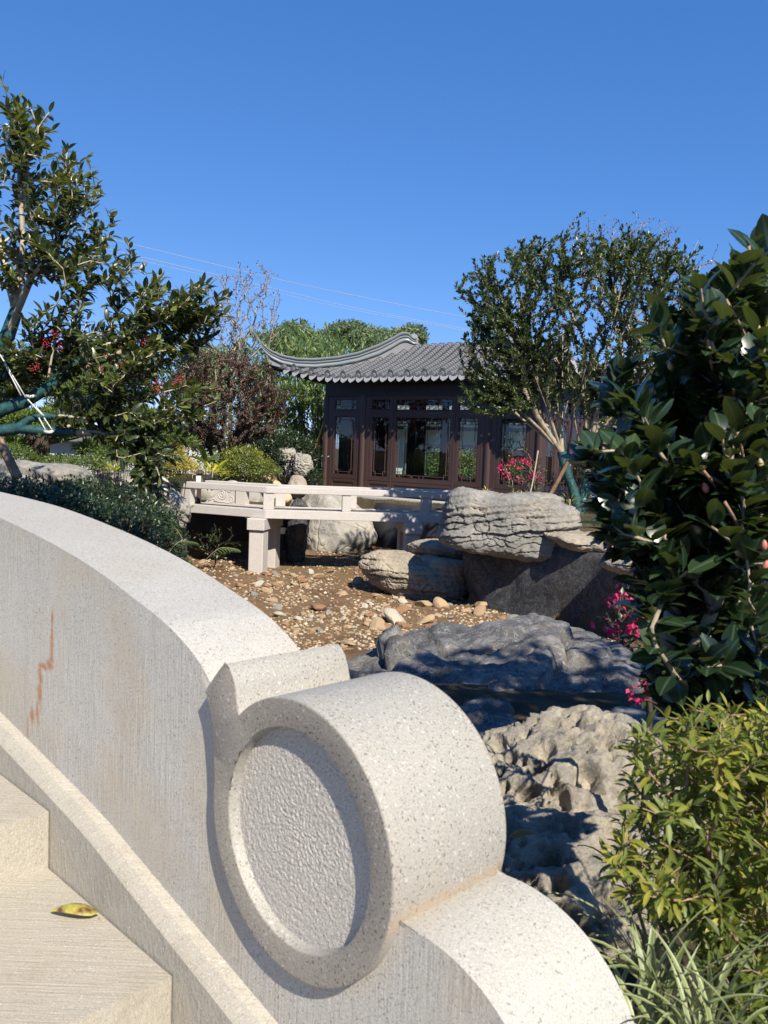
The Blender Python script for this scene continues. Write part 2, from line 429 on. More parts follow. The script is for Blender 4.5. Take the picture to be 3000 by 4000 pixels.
M['lf_lir'] = leafmat('striped_grass_leaf', (.07, .10, .03), (.22, .27, .10), (.50, .50, .28), .45, .25)
M['petal'] = leafmat('pink_petal', (.35, .01, .06), (.62, .02, .12), (.75, .05, .2), .6, .35, (.9, .05, .25))
M['berry'] = simple('red_berry', (.30, .010, .022), .35, .2, 30)
M['bud'] = simple('camellia_bud', (.36, .27, .14), .5, .35, 40)
M['budred'] = simple('camellia_bud_red', (.38, .14, .10), .5, .3, 40)

# ------------------------------------------------------------ foliage engine
def leaf_template(ns=3, wide=.42, droop=.18, fold=.18, peak=.45, ex=.85):
    """unit leaf along +x, normal +z; returns verts, faces, rib factor"""
    V = []; rib = []; F = []
    for i in range(ns + 1):
        t = i / ns
        w = wide * .5 * (math.sin(math.pi * t ** (math.log(.5) / math.log(peak))) ** ex if 0 < t < 1 else 0)
        z = -droop * t * t
        if i == 0 or i == ns: V.append((t, 0, z)); rib.append(1)
        else:
            V += [(t, -w, z + fold * w), (t, 0, z), (t, w, z + fold * w)]; rib += [0, 1, 0]
    idx = lambda i, j: 0 if i == 0 else (1 + 3 * (ns - 1) if i == ns else 1 + 3 * (i - 1) + j)
    for i in range(ns):
        for j in (0, 1):
            a, b, c, d = idx(i, j), idx(i, j + 1), idx(i + 1, j + 1), idx(i + 1, j)
            q = [];
            for k in (a, d, c, b):
                if k not in q: q.append(k)
            if len(q) == 4: F.append((q[0], q[1], q[2])); F.append((q[0], q[2], q[3]))
            else: F.append(tuple(q))
    return np.array(V), np.array(F), np.array(rib, float)
TPL = {'big': leaf_template(7, .42, .22, .25, .46, .68), 'mid': leaf_template(4, .40, .25, .25, .48, .75), 'lance': leaf_template(3, .2, .35, .2, .35),
       'low': leaf_template(2, .5, .15, .3), 'oval': leaf_template(4, .40, .12, .2, .5)}
TPL['dia'] = (np.array([(0, 0, 0), (.5, -.22, .05), (1, 0, -.1), (.5, .22, .05)]), np.array([(0, 1, 2), (0, 2, 3)]), np.array([1., 0, 1, 0]))
def frames(d, up):
    d = nrm(d); s = nrm(np.cross(up, d)); n = np.cross(d, s); return d, s, n
def leaves(name, P, D, UP, L, tpl, mat, tint, Wd=1.0):
    V, F, rib = TPL[tpl]; N = len(P); d, s, n = frames(D, UP); L = np.asarray(L)[:, None, None]
    X = P[:, None, :] + L * (V[None, :, 0:1] * d[:, None] + Wd * V[None, :, 1:2] * s[:, None] + V[None, :, 2:3] * n[:, None])
    Fa = (F[None] + (np.arange(N) * len(V))[:, None, None]).reshape(-1, 3)
    return fastmesh(name, X.reshape(-1, 3), Fa, mat, True, {'tint': np.repeat(tint, len(V)), 'rib': np.tile(rib, N)})
_var = {}
def leaf_variant(tpl, mat, k):
    key = (tpl, mat.name, k)
    if key not in _var:
        V, F, rib = TPL[tpl]
        _var[key] = fastmesh('leaf', V * np.array([1, .9 + .05 * (k % 4), 1]), F, mat, True, {'tint': np.full(len(V), k / 9.), 'rib': rib})
    return _var[key]
def project(P):
    q = P - CAM; z = q @ CD; z = np.where(z < .05, .05, z)
    return 1500 + FPX * (q @ CR) / z, 2000 - FPX * (q @ CU) / z, q @ CD
def foliage(root, P, D, UP, L, tpl, mat, tint, nobj=0, Wd=1.0, lowtpl=None):
    """leaves of a plant: the ones that show largest as single parts, the rest as one part of kind stuff"""
    P = np.asarray(P); N = len(P); base = np.array(root.location); pick = np.zeros(N, bool)
    if nobj:
        x, y, z = project(P); ok = (x > -40) & (x < 3040) & (y > -40) & (y < 4040) & (z > .2)
        # a coarse depth test keeps leaves on the camera side
        sz = np.where(ok, L / np.maximum(z, .2), 0)
        gx = (x // 45).astype(int); gy = (y // 45).astype(int); seen = {}
        for i in np.argsort(z):
            if ok[i]:
                k = (gx[i], gy[i]); seen[k] = seen.get(k, 0) + 1
                if seen[k] > 1: sz[i] *= .4
        idx = np.argsort(-sz)[:nobj]; idx = idx[sz[idx] > 0]; pick[idx] = True
        d, s, n = frames(D, UP)
        for i in idx:
            l = L[i]; m = Matrix(((d[i][0] * l, s[i][0] * l * Wd, n[i][0] * l, P[i][0] - base[0]), (d[i][1] * l, s[i][1] * l * Wd, n[i][1] * l, P[i][1] - base[1]),
                                  (d[i][2] * l, s[i][2] * l * Wd, n[i][2] * l, P[i][2] - base[2]), (0, 0, 0, 1)))
            obj('leaf', leaf_variant(tpl, mat, int(tint[i] * 9.99)), root, m)
    k = ~pick
    if k.any():
        me = leaves('foliage', P[k] - base, D[k], UP[k], L[k], lowtpl or tpl, mat, tint[k], Wd)
        obj('foliage', me, root, kind='stuff')

class Tree:
    def __init__(s, seeds):
        """seeds: list of polylines; the first point of each later one should sit on an earlier one"""
        s.P = []; s.par = []; s.fixr = {}
        for pl in seeds:
            prev = -1
            pl = np.asarray(pl, float)
            if s.P:
                d = np.linalg.norm(np.array(s.P) - pl[0], axis=1); prev = int(d.argmin())
            for p in pl:
                s.P.append(p); s.par.append(prev); prev = len(s.P) - 1
        s.tips = []
    def grow(s, A, step=.2, bend=.35, jitter=.03, rise=.0, maxlen=None, rng=rs, w=.5):
        root = np.array(s.P[0]); A = A[np.argsort(np.linalg.norm(A - root, axis=1))]
        cap = len(s.P) + int(len(A) * 12) + 4000; buf = np.zeros((cap, 3)); m = len(s.P); buf[:m] = s.P
        pl = [0.] * m
        for i in range(m):
            if s.par[i] >= 0: pl[i] = pl[s.par[i]] + float(np.linalg.norm(np.array(s.P[i]) - s.P[s.par[i]]))
        plb = np.zeros(cap); plb[:m] = pl
        for a in A:
            if len(s.P) > m: buf[m:len(s.P)] = s.P[m:]; plb[m:len(s.P)] = pl[m:]; m = len(s.P)
            if m > cap - 400: buf = np.vstack([buf, np.zeros((cap, 3))]); plb = np.concatenate([plb, np.zeros(cap)]); cap = len(buf)
            P = buf[:m]; dv = a - P; dist = np.linalg.norm(dv, axis=1)
            # prefer nodes that lie inward and below
            cost = dist * (1 + .45 * (dv[:, 2] < 0)) + w * plb[:m]; i = int(cost.argmin()); L = dist[i]
            if L < step * .5: s.tips.append((i, a)); continue
            n = max(2, int(L / step)); p0 = P[i].copy(); par = s.par[i]
            d0 = nrm(p0 - P[par]) if par >= 0 else np.array([0, 0, 1.])
            c = p0 + d0 * L * bend + np.array([0, 0, rise * L])
            prev = i
            for k in range(1, n + 1):
                t = k / n; q = (1 - t) ** 2 * p0 + 2 * t * (1 - t) * c + t * t * a
                if k < n: q = q + rng.normal(size=3) * jitter
                s.P.append(q); s.par.append(prev); pl.append(pl[prev] + L / n); prev = len(s.P) - 1
            s.tips.append((prev, a))
        return s
    def radii(s, tip=.004, power=2.3, maxr=.2):
        n = len(s.P); acc = np.zeros(n); par = s.par
        child = np.zeros(n, int)
        for i in range(n):
            if par[i] >= 0: child[par[i]] += 1
        r = np.zeros(n)
        for i in range(n - 1, -1, -1):
            if acc[i] == 0: acc[i] = tip ** power
            r[i] = min(acc[i] ** (1 / power), maxr)
            if par[i] >= 0: acc[par[i]] += acc[i]
        s.r = r; return r
    def mesh(s, name, lo, hi, mat, base, sides=5, which=None, fat=1.0):
        P = np.array(s.P); par = np.array(s.par); r = s.r
        sel = (par >= 0) & (r >= lo) & (r < hi)
        if which is not None: sel &= which
        i = np.where(sel)[0]
        if len(i) == 0: return None
        a = P[par[i]]; b = P[i]; d = nrm(b - a); up = np.where(np.abs(d[:, 2:3]) < .9, [[0, 0, 1.]], [[1., 0, 0]])
        u = nrm(np.cross(d, up)); v = np.cross(u, d)
        ra = np.minimum(r[par[i]], r[i] * 1.35) * fat; rb = r[i] * fat
        th = np.arange(sides) * 2 * math.pi / sides
        ring = u[:, None] * np.cos(th)[None, :, None] + v[:, None] * np.sin(th)[None, :, None]
        A = a[:, None] - d[:, None] * ra[:, None, None] * .3 + ring * ra[:, None, None]; B = b[:, None] + d[:, None] * rb[:, None, None] * .3 + ring * rb[:, None, None]
        V = np.concatenate([A, B], 1).reshape(-1, 3) - base
        o = (np.arange(len(i)) * 2 * sides)[:, None]; F = []
        for k in range(sides):
            F.append(np.stack([o[:, 0] + k, o[:, 0] + (k + 1) % sides, o[:, 0] + sides + (k + 1) % sides, o[:, 0] + sides + k], 1))
        return fastmesh(name, V, np.concatenate(F), mat, True)
    def shoots(s, per, back=.25, spread=.5, L=(.05, .08), lift=.3, flat=.0, rng=rs, sunny=True):
        """leaves spiralling along the last stretch of each tip"""
        P = []; D = []; U = []; Ls = []; P0 = s.P; phi = 0
        for i, a in s.tips:
            chain = [i]; l = 0
            while s.par[chain[-1]] >= 0 and l < back:
                l += np.linalg.norm(P0[chain[-1]] - P0[s.par[chain[-1]]]); chain.append(s.par[chain[-1]])
            pts = np.array([P0[k] for k in chain])
            if len(pts) < 2: continue
            ax = nrm(pts[0] - pts[-1])
            seg = np.linalg.norm(np.diff(pts, axis=0), axis=1); cum = np.concatenate([[0], np.cumsum(seg)]); tot = min(back, cum[-1])
            n = per if isinstance(per, int) else rng.randint(*per)
            for k in range(n):
                t = tot * (k / max(n - 1, 1)) ** 1.2
                q = np.array([np.interp(t, cum, pts[:, c]) for c in range(3)])
                phi += 2.399; a1 = nrm(np.cross(ax, [.3, .2, 1.])); b1 = np.cross(ax, a1)
                side = a1 * math.cos(phi) + b1 * math.sin(phi)
                sp = spread * (.5 + k / n)
                d = nrm(ax * (1 - sp * .6) + side * sp * 1.3 + np.array([0, 0, lift]) + rng.normal(size=3) * .15)
                u = nrm(np.array([0, 0, 1.]) * (1 + flat) + side * -.2 + ax * .4 + rng.normal(size=3) * .35)
                P.append(q + side * .004); D.append(d); U.append(u); Ls.append(rng.uniform(*L))
        return np.array(P), np.array(D), np.array(U), np.array(Ls)

def blob(n, c, r, shell=0., seed=0, zmin=None, bias=None):
    """n points in an ellipsoid, pushed to its shell, with uneven lobes"""
    g = np.random.RandomState(seed); out = []
    while len(out) < n:
        d = nrm(g.normal(size=3)); t = g.uniform() ** (1 / 3.); t = shell + (1 - shell) * t
        k = 1 + .28 * pn((d * 2.1 + seed)[None])[0]
        p = np.asarray(c) + d * t * k * np.asarray(r)
        if zmin is not None and p[2] < zmin: continue
        if bias is not None and g.uniform() > bias(p): continue
        out.append(p)
    return np.array(out)
def tints(P, lo=0, hi=1, seed=0, sc_=1.5, spread=.25):
    g = np.random.RandomState(seed); n = pn(np.asarray(P) * sc_ + seed)
    return np.clip(lo + (hi - lo) * (.5 + n * .55 + g.normal(size=len(P)) * spread), 0, .999)

# ------------------------------------------------------------ rocks
_ico = {}
def ico(level):
    if level not in _ico:
        bm = bmesh.new(); bmesh.ops.create_icosphere(bm, subdivisions=level, radius=1)
        V = np.array([v.co[:] for v in bm.verts]); F = np.array([[v.index for v in f.verts] for f in bm.faces]); bm.free()
        _ico[level] = (nrm(V), F)
    return _ico[level]
def rock_mesh(dims, seed, style='lime', level=6, mat=None, layer=(0, 0, 1), th=.12, amp=1.0, planes=13, R=None, box=0, bp=5, k=14., smooth=True):
    V, F = ico(level); g = np.random.RandomState(seed); dims = np.asarray(dims, float)
    N = nrm(g.normal(size=(planes, 3))); off = g.uniform(.62, .95, planes)
    c = np.maximum(V @ N.T, .04); rr = off / c
    r = -np.log(np.exp(-k * np.minimum(rr, 1.25)).sum(1) + np.exp(-k * 1.12)) / k
    if box: r = r * (1 - box) + box * (np.abs(V) ** bp).sum(1) ** (-1 / bp) * (.75 + .25 * r)
    P = V * r[:, None] * dims; s = dims.mean(); q = P / s
    nrmv = nrm(P / dims ** 2)
    disp = .10 * fbm(q * 1.6 + seed, 3)
    if style == 'none': disp = .04 * pn(q * 3 + seed)
    elif style == 'crag':          # broad facets stepped by slanting bedding
        g2 = np.random.RandomState(seed + 1); ly = nrm(np.array([-.35, .15, 1.])); h = (P @ ly) / .12 + 1.3 * fbm(q * 1.5 + seed, 4); i = np.floor(h).astype(int); f = h - i
        rn = g2.uniform(-1, 1, 300); disp += .035 * rn[i % 300] + .035 * (1 - f) - .04 * np.exp(-(np.minimum(f, 1 - f) / .08) ** 2) * np.clip(.4 + 1.5 * pn(q * 2.5), 0, 1)
        wf = q * np.array([2.4, 2.4, 3]) + .3 * fbm(q * 2, 2)[:, None]; disp += .07 * worley(wf + seed) - .05 + .03 * worley(q * np.array([5, 5, 12]) + seed) + .04 * fbm(q * np.array([5, 5, 11]) + seed, 5, .62, ridge=True) - .02
        for fq, dp, wd in ((1.2, .05, .018), (2.9, .028, .018)):
            cr = np.abs(pn(q * np.array([fq * .7, fq * .7, fq * 1.6]) + seed + fq * 7)); disp -= dp * np.clip(wd - cr, 0, 1) / wd
    elif style == 'lime':
        disp += .085 * fbm(q * 3.5 + seed, 6, .55, ridge=True) - .05
        disp -= .05 * np.clip(.45 - worley(q * 6 + seed), 0, 1)
    elif style == 'pit':
        disp += .05 * fbm(q * 4 + seed, 5, .55) + .035 * fbm(q * 11 + seed, 5, .65, ridge=True) + .03 * worley(q * 7 + seed)
        wv = q + .12 * np.stack([fbm(q * 3 + 5, 2), fbm(q * 3 + 9, 2), fbm(q * 3 + 13, 2)], 1)
        ss = lambda x, a, b: np.clip((x - a) / (b - a), 0, 1) ** 2 * (3 - 2 * np.clip((x - a) / (b - a), 0, 1))
        disp -= .15 * ss(worley(wv * np.array([4.2, 4.2, 6.5]) + seed), .44, .30) * (pn(q * 2.2 + 4) > -.45) + .09 * ss(worley(wv * 8 + seed), .42, .28) * (pn(q * 2.6 + 9) > -.3)
        for fq, dp, wd in ((1.8, .04, .018), (4.2, .022, .02)):
            cr = np.abs(pn(q * fq + seed + fq * 7)); disp -= dp * np.clip(wd - cr, 0, 1) / wd
    elif style == 'strata':
        ly = nrm(np.array(layer, float))
        h = (P @ ly) / th + .55 * fbm(q * 2.2 + seed, 3) + .12 * fbm(q * 9 + seed, 3)
        i = np.floor(h).astype(int); f = h - i; rnd_ = np.random.RandomState(seed + 5).uniform(-1, 1, 400)
        side = 1 - np.abs(nrmv @ ly) ** 2
        disp += (.045 * rnd_[i % 400] * (1 + .9 * pn(q * 3 + (i % 50)[:, None] * 3.7)) + .055 * (1 - f) - .13 * np.exp(-(np.minimum(f, 1 - f) / .07) ** 2) * np.clip(.35 + 1.9 * pn(q * 3.2 + 9), .0, 1)) * side * amp
        disp += .035 * fbm(q * 7 + seed, 5, .6, ridge=True) - .02
        disp += .012 * fbm(q * 22 + seed, 3, .6)
        cr = np.abs(pn(q * 2.3 + seed + 31)); disp -= .09 * np.clip(.03 - cr, 0, 1) / .03 * side * amp
        cr = np.abs(pn(q * np.array([5, 5, 2.]) + seed + 51)); disp -= .05 * np.clip(.03 - cr, 0, 1) / .03 * side * amp
    elif style == 'boulder':
        disp += .05 * fbm(q * 3.0 + seed, 5, .5)
        cr = np.abs(pn(q * 1.9 + seed + 31)); disp -= .045 * np.clip(.035 - cr, 0, 1) / .035
        cr = np.abs(pn(q * 3.1 + seed + 71)); disp -= .025 * np.clip(.03 - cr, 0, 1) / .03
    P = P + nrmv * (disp * s)[:, None]
    if R is not None: P = P @ np.array(R.to_3x3()).T
    return fastmesh('rock', P, F, mat, smooth)
def rock(name, label, c, dims, seed, style='lime', level=6, mat='dark', rot=(0, 0, 0), cat='rock', **kw):
    from mathutils import Euler
    R = Euler([rad(a) for a in rot]).to_matrix()
    o = obj(name, rock_mesh(dims, seed, style, level, M[mat], R=R, **kw)); o.location = c
    return tag(o, label, cat)

# ============================================================ GROUND
BED = np.array([(-3.9, 16.2), (-5.2, 13.5), (-4.2, 10.5), (-2.6, 8.3), (-.6, 7.0), (1.2, 6.9), (2.8, 7.6), (4.2, 8.6), (3.3, 10.0), (2.35, 11.15), (1.25, 12.45),
                (1.75, 14.2), (2.9, 15.6), (2.9, 17.0), (-1.7, 20.5), (-2.0, 19.0), (-1.75, 16.35)])
def poly_sd(P, Q):
    inside = np.zeros(len(P), bool); d = np.full(len(P), 1e9); n = len(Q)
    for i in range(n):
        a = Q[i]; b = Q[(i + 1) % n]; e = b - a; w = P - a
        t = np.clip((w @ e) / (e @ e), 0, 1); d = np.minimum(d, np.linalg.norm(w - t[:, None] * e, axis=1))
        c = (a[1] > P[:, 1]) != (b[1] > P[:, 1])
        with np.errstate(divide='ignore', invalid='ignore'):
            xi = (b[0] - a[0]) * (P[:, 1] - a[1]) / (b[1] - a[1]) + a[0]
        inside ^= c & (P[:, 0] < xi)
    return np.where(inside, -d, d)
def height(X, Y):
    P = np.stack([X, Y], 1); sd = poly_sd(P, BED)
    sst = lambda x: np.clip(x, 0, 1) ** 2 * (3 - 2 * np.clip(x, 0, 1))
    near = sst((9.0 - Y) / 3.0)
    wdt = .25 + near * 2.2
    h = sst(sd / wdt) * (1.08 - near * .12)
    left = sst((-X - 2.2) / 2.0) * sst((11.5 - Y) / 3) * sst((Y - 2.5) / 2); h += left * .45 * sst(sd / .6)
    rt = sst((X - 1.5) / 1.2) * sst((Y - 11.8) / 1.0) * sst((16 - Y) / 1.5); h += rt * .30 * sst(sd / .5)
    Z = np.stack([X, Y, X * 0], 1)
    rough = .05 * fbm(Z * .9, 4) + .022 * fbm(Z * 4.5 + 7, 4)
    rough += .05 * np.clip(fbm(Z * .55 + 3, 2), 0, 1) * (sd < 0)
    far = np.clip((np.hypot(X, Y - 10) - 30) / 60, 0, 1)
    return h + rough * (1 - far), sd
def axis(a, b, step, far):
    c = list(np.arange(a, b + 1e-6, step)); l = []; x = a; s = step
    while x > -far: s *= 1.35; x -= s; l.append(x)
    r = []; x = c[-1]; s = step
    while x < far: s *= 1.35; x += s; r.append(x)
    return np.array(l[::-1] + c + r)
gx = axis(-6, 6, .06, 400); gy = axis(1.0, 21, .06, 400)
GX, GY = np.meshgrid(gx, gy); hz, sd = height(GX.ravel(), GY.ravel())
nx, ny = len(gx), len(gy); ii = (np.arange(ny - 1)[:, None] * nx + np.arange(nx - 1)[None]).ravel()
gm = fastmesh('ground', np.stack([GX.ravel(), GY.ravel(), hz], 1), np.stack([ii, ii + 1, ii + nx + 1, ii + nx], 1), M['ground'], True, {'bed': np.clip(.5 - sd / .5, 0, 1)})
g = obj('ground', gm, kind='structure'); g['label'] = 'dry brown pond bed of soil and stones with dark planted banks'
def gh(x, y): return float(height(np.array([x]), np.array([y]))[0][0])

# ============================================================ NEAR BALUSTRADE AND STEPS
def prism(poly, D0, D1, mat, bevel=.006, name='panel', side_mat=None, seg=2):
    bm = bmesh.new(); a = [bm.verts.new(wpt(w, D0, z)) for w, z in poly]; b = [bm.verts.new(wpt(w, D1, z)) for w, z in poly]
    n = len(poly); f0 = bm.faces.new(a); f1 = bm.faces.new(b[::-1]); sides = []
    for i in range(n): sides.append(bm.faces.new((a[i], b[i], b[(i + 1) % n], a[(i + 1) % n])))
    if side_mat:
        for f in sides: f.material_index = 1
    if bevel:
        ed = [e for e in bm.edges if (f0 in e.link_faces) or (f1 in e.link_faces)]
        bmesh.ops.bevel(bm, geom=ed, offset=bevel, segments=seg, affect='EDGES', profile=.5, material=1 if side_mat else -1)
    bmesh.ops.recalc_face_normals(bm, faces=bm.faces)
    me = bpy.data.meshes.new(name); bm.to_mesh(me); bm.free(); me.materials.append(mat)
    if side_mat: me.materials.append(side_mat)
    for p in me.polygons: p.use_smooth = True
    try: me.set_sharp_from_angle(angle=rad(40))
    except Exception: pass
    return me
CW, CZ, CRD, RIN = 1.212, -.745, .267, .211
bal = thing('stone_balustrade', 'curved pale granite balustrade ending in a round drum stone, beside the steps', 'balustrade')
top = spline([(5.2, -.215), (4.2, -.218), (3.5, -.228), (3.0, -.243), (2.72, -.262), (2.38, -.297), (2.1, -.338), (1.87, -.388), (1.70, -.432), (1.58, -.487), (1.515, -.545)], 60)
lob = [(.90 + .275 * math.cos(a), -1.075 + .27 * math.sin(a)) for a in np.linspace(rad(75), rad(180), 24)]
pan = list(map(tuple, top)) + [(1.49, -.62), (1.46, -.70)]
drumw = [(CW + (CRD - .012) * math.cos(a), CZ + (CRD - .012) * math.sin(a)) for a in np.linspace(rad(10), rad(172), 20)]
drumw = drumw + [(CW + (CRD - .012) * math.cos(a), CZ + (CRD - .012) * math.sin(a)) for a in np.linspace(rad(178), rad(196), 4)]
lobw = [(CW - .275 - .04, CZ - .045)] 
lob = [(w, z) for w, z in lob]
wallpoly = pan + drumw + [(w, z) for w, z in lob] + [(.625, -1.9), (5.2, -1.9)]
obj('panel', prism(wallpoly, 1.026, 1.300, M['wall'], .010, 'panel', M['top']), bal)
# ear and drum in low relief
ear = [(1.515, -.530), (1.487, -.492), (1.462, -.466), (1.447, -.456), (1.432, -.462), (1.418, -.478), (1.408, -.502), (1.401, -.540)]
a0 = math.atan2(-.548 - CZ, 1.397 - CW); a1 = rad(8)
circ = [(CW + CRD * math.cos(a), CZ + CRD * math.sin(a)) for a in np.linspace(a0, a0 - 2 * math.pi + (a0 - a1), 120)]
circ = [(CW + CRD * math.cos(a), CZ + CRD * math.sin(a)) for a in np.linspace(a0, 2 * math.pi + a1, 120)]
circ = circ  # goes over the top and round to the left flank
relief = ear + circ + [(1.481, -.66), (1.491, -.60), (1.503, -.562)]
bm = bmesh.new()
fo = [bm.verts.new(wpt(w, 1.0, z)) for w, z in relief]
NI = 96; ang = np.linspace(0, 2 * math.pi, NI, endpoint=False)
fi = [bm.verts.new(wpt(CW + RIN * math.cos(a), 1.0, CZ + RIN * math.sin(a))) for a in ang]
fr = [bm.verts.new(wpt(CW + (RIN - .006) * math.cos(a), 1.027, CZ + (RIN - .006) * math.sin(a))) for a in ang]
bk = [bm.verts.new(wpt(w, 1.312, z)) for w, z in relief]
n = len(relief)
eo = [bm.edges.new((fo[i], fo[(i + 1) % n])) for i in range(n)]; ei = [bm.edges.new((fi[i], fi[(i + 1) % NI])) for i in range(NI)]
fill = bmesh.ops.triangle_fill(bm, use_beauty=True, use_dissolve=False, edges=eo + ei)
for f in [x for x in fill['geom'] if isinstance(x, bmesh.types.BMFace)]: f.material_index = 0
for i in range(NI):
    f = bm.faces.new((fi[i], fi[(i + 1) % NI], fr[(i + 1) % NI], fr[i])); f.material_index = 1
for i in range(n):
    f = bm.faces.new((fo[i], bk[i], bk[(i + 1) % n], fo[(i + 1) % n])); f.material_index = 1
bf = bm.faces.new(bk); bf.material_index = 1
rimE = [e for e in bm.edges if e.is_valid and all(v in set(fo) for v in e.verts) and any(f.material_index == 1 for f in e.link_faces)]
rimE += [e for e in bm.edges if all(v in set(fi) for v in e.verts) and any(f.material_index == 1 for f in e.link_faces)]
rimE += [e for e in bf.edges]
bmesh.ops.bevel(bm, geom=list(set(rimE)), offset=.002, segments=2, affect='EDGES', profile=.5)
bmesh.ops.recalc_face_normals(bm, faces=bm.faces)
me = bpy.data.meshes.new('drum_stone'); bm.to_mesh(me); bm.free(); me.materials.append(M['relief']); me.materials.append(M['dtop'])
for p in me.polygons: p.use_smooth = True
me.set_sharp_from_angle(angle=rad(35))
dr = obj('drum_stone', me, bal)
disc = [(CW + (RIN - .005) * math.cos(a), CZ + (RIN - .005) * math.sin(a)) for a in ang]
# recessed face with a real hammered surface
V = []; F = []; g0 = np.random.RandomState(2); NR = 80; NA = 220
for i in range(NR + 1):
    for k in range(NA):
        rr_ = (RIN - .004) * i / NR; a = 2 * math.pi * k / NA
        V.append((CW + rr_ * math.cos(a), CZ + rr_ * math.sin(a)))
V = np.array(V); d = .0017 * fbm(np.c_[V * 150, V[:, :1] * 0], 3) ; edge = np.clip((RIN - .004 - np.hypot(V[:, 0] - CW, V[:, 1] - CZ)) / .01, 0, 1)
X = np.array([wpt(w, 1.0245 - dd * e * 1.6, z) for (w, z), dd, e in zip(V, d, edge)])
for i in range(NR):
    for k in range(NA): F.append((i * NA + k, i * NA + (k + 1) % NA, (i + 1) * NA + (k + 1) % NA, (i + 1) * NA + k))
obj('recessed_face', fastmesh('recessed_face', X, np.array(F), M['recess']), dr)
# curb along the foot of the wall
def curbz(w): return float(np.interp(w, [.4, 1.254, 1.576, 2.023, 2.643, 3.4, 5.2], [-1.345, -1.162, -1.087, -.980, -.890, -.79, -.62]))
ws = np.linspace(.55, 5.2, 40); V = []; F = []
for w in ws:
    z = curbz(w); sec = [(1.03, z + .004), (1.0, z - .004), (.981, z - .026), (.975, z - .036), (.975, -1.95), (1.03, -1.95)]
    V += [wpt(w, D, zz) for D, zz in sec]
k = 6
for i in range(len(ws) - 1):
    for j in range(k): F.append((i * k + j, i * k + (j + 1) % k, (i + 1) * k + (j + 1) % k, (i + 1) * k + j))
F.append(tuple(range(k))[::-1]); F.append(tuple(range((len(ws) - 1) * k, len(ws) * k)))
cb = fastmesh('curb', V, F, M['step'], True); cb.set_sharp_from_angle(angle=rad(30))
obj('curb', cb, bal)
st = thing('stone_steps', 'worn pale granite steps going down in front of the balustrade', 'steps')
for i in range(-2, 5):
    zt = -1.18 + .16 * (i - 0); w0 = 1.576 + .64 * i; w1 = w0 + .64 + .02
    me = prism([(w0, zt), (w1, zt), (w1, zt - .30), (w0, zt - .30)], -1.6, .972, M['step'], .005, 'step')
    obj('step', me, st)

def curled_leaf(name, label, c, L, yaw, mat, roll_=.5, arch=.25, n=9):
    V = []; F = []; m = 7
    for i in range(n + 1):
        t = i / n; w = .20 * math.sin(math.pi * min(1, t * 1.02) ** .8) ** .8 + .004
        if t > .9: w *= (1 - t) * 10 * .5 + .02
        for j in range(m):
            s = j / (m - 1) * 2 - 1
            V.append((L * (t - .5), L * w * math.sin(s * 1.3) , L * (arch * math.sin(math.pi * t) * .55 + roll_ * w * (1 - math.cos(s * 1.3)) * -1 + roll_ * .2) ))
    for i in range(n):
        for j in range(m - 1): F.append((i * m + j, i * m + j + 1, (i + 1) * m + j + 1, (i + 1) * m + j))
    o = obj(name, fastmesh(name, V, np.array(F), mat, True)); o.location = c; o.rotation_euler = (0, 0, yaw)
    tag(o, label, 'leaf')
    sv, sf = tube([(-L * .5, 0, 0), (-L * .58, .002, -.002), (-L * .68, .006, -.006)], [.0016, .0012, .001], 5)
    obj('stalk', fastmesh('stalk', sv, sf, M['bud']), o)
    return o
def dryleafmat():
    t = NT('fallen_yellow_leaf'); n = t.noise(28, 4, .6)
    c = t.ramp(n, [(.35, (.10, .035, .02)), (.5, (.30, .26, .05)), (.7, (.48, .44, .10))])
    return t.done(c, .45, None, .4)
M['dry'] = dryleafmat()
p = onz(160 / .553, 1983 / .553, EYE - 1.18 * WU)
curled_leaf('fallen_leaf', 'curled yellow-green fallen leaf with brown tips lying on the stone step', (p[0], p[1], p[2] + .003), .088, rad(178), M['dry'])

# ============================================================ LOW ZIGZAG BRIDGE
zb = thing('zigzag_bridge', 'low pale granite zigzag bridge with square posts and rails over the dry pond', 'bridge', (-2.07, 14.8, 0))
B0 = Vector((-2.07, 14.8)); dl = Vector((-1.45, .64)).normalized(); drr = Vector((1, .13)).normalized()
def perp(d): return Vector((-d.y, d.x)) if d.x > 0 else Vector((d.y, -d.x))   # away from the camera
nl = perp(dl); nr = perp(drr)
if nl.y < 0: nl = -nl
if nr.y < 0: nr = -nr
def quadprism(pts, z0, z1, name, mat, bevel=.008):
    bm = bmesh.new(); a = [bm.verts.new((x, y, z0)) for x, y in pts]; b = [bm.verts.new((x, y, z1)) for x, y in pts]; n = len(pts)
    bm.faces.new(a); bm.faces.new(b)
    for i in range(n): bm.faces.new((a[i], a[(i + 1) % n], b[(i + 1) % n], b[i]))
    if bevel: bmesh.ops.bevel(bm, geom=list(bm.edges), offset=bevel, segments=2, affect='EDGES', profile=.5)
    return bmmesh(bm, name, mat)
def mitre(off0, off1):             # corner points of the two runs, offset off from the front line
    def X(o):
        a = nl * o; b = nr * o     # intersection of the offset lines
        A = np.array([[dl.x, -drr.x], [dl.y, -drr.y]]); s = np.linalg.solve(A, np.array([(b - a).x, (b - a).y]))
        return a + dl * s[0]
    return X(off0), X(off1)
LL, LR = 1.85, 4.3
def run(off0, off1, z0, z1, name, mat, kl=None, bevel=.008):
    m0, m1 = mitre(off0, off1)
    e0 = nl * off0 + dl * LL; e1 = nl * off1 + dl * LL
    obj(name, quadprism([m0, e0, e1, m1], z0, z1, name, mat, bevel), zb)
    e0 = nr * off0 + drr * LR; e1 = nr * off1 + drr * LR
    obj(name, quadprism([m0, e0, e1, m1], z0, z1, name, mat, bevel), zb)
WB = .98
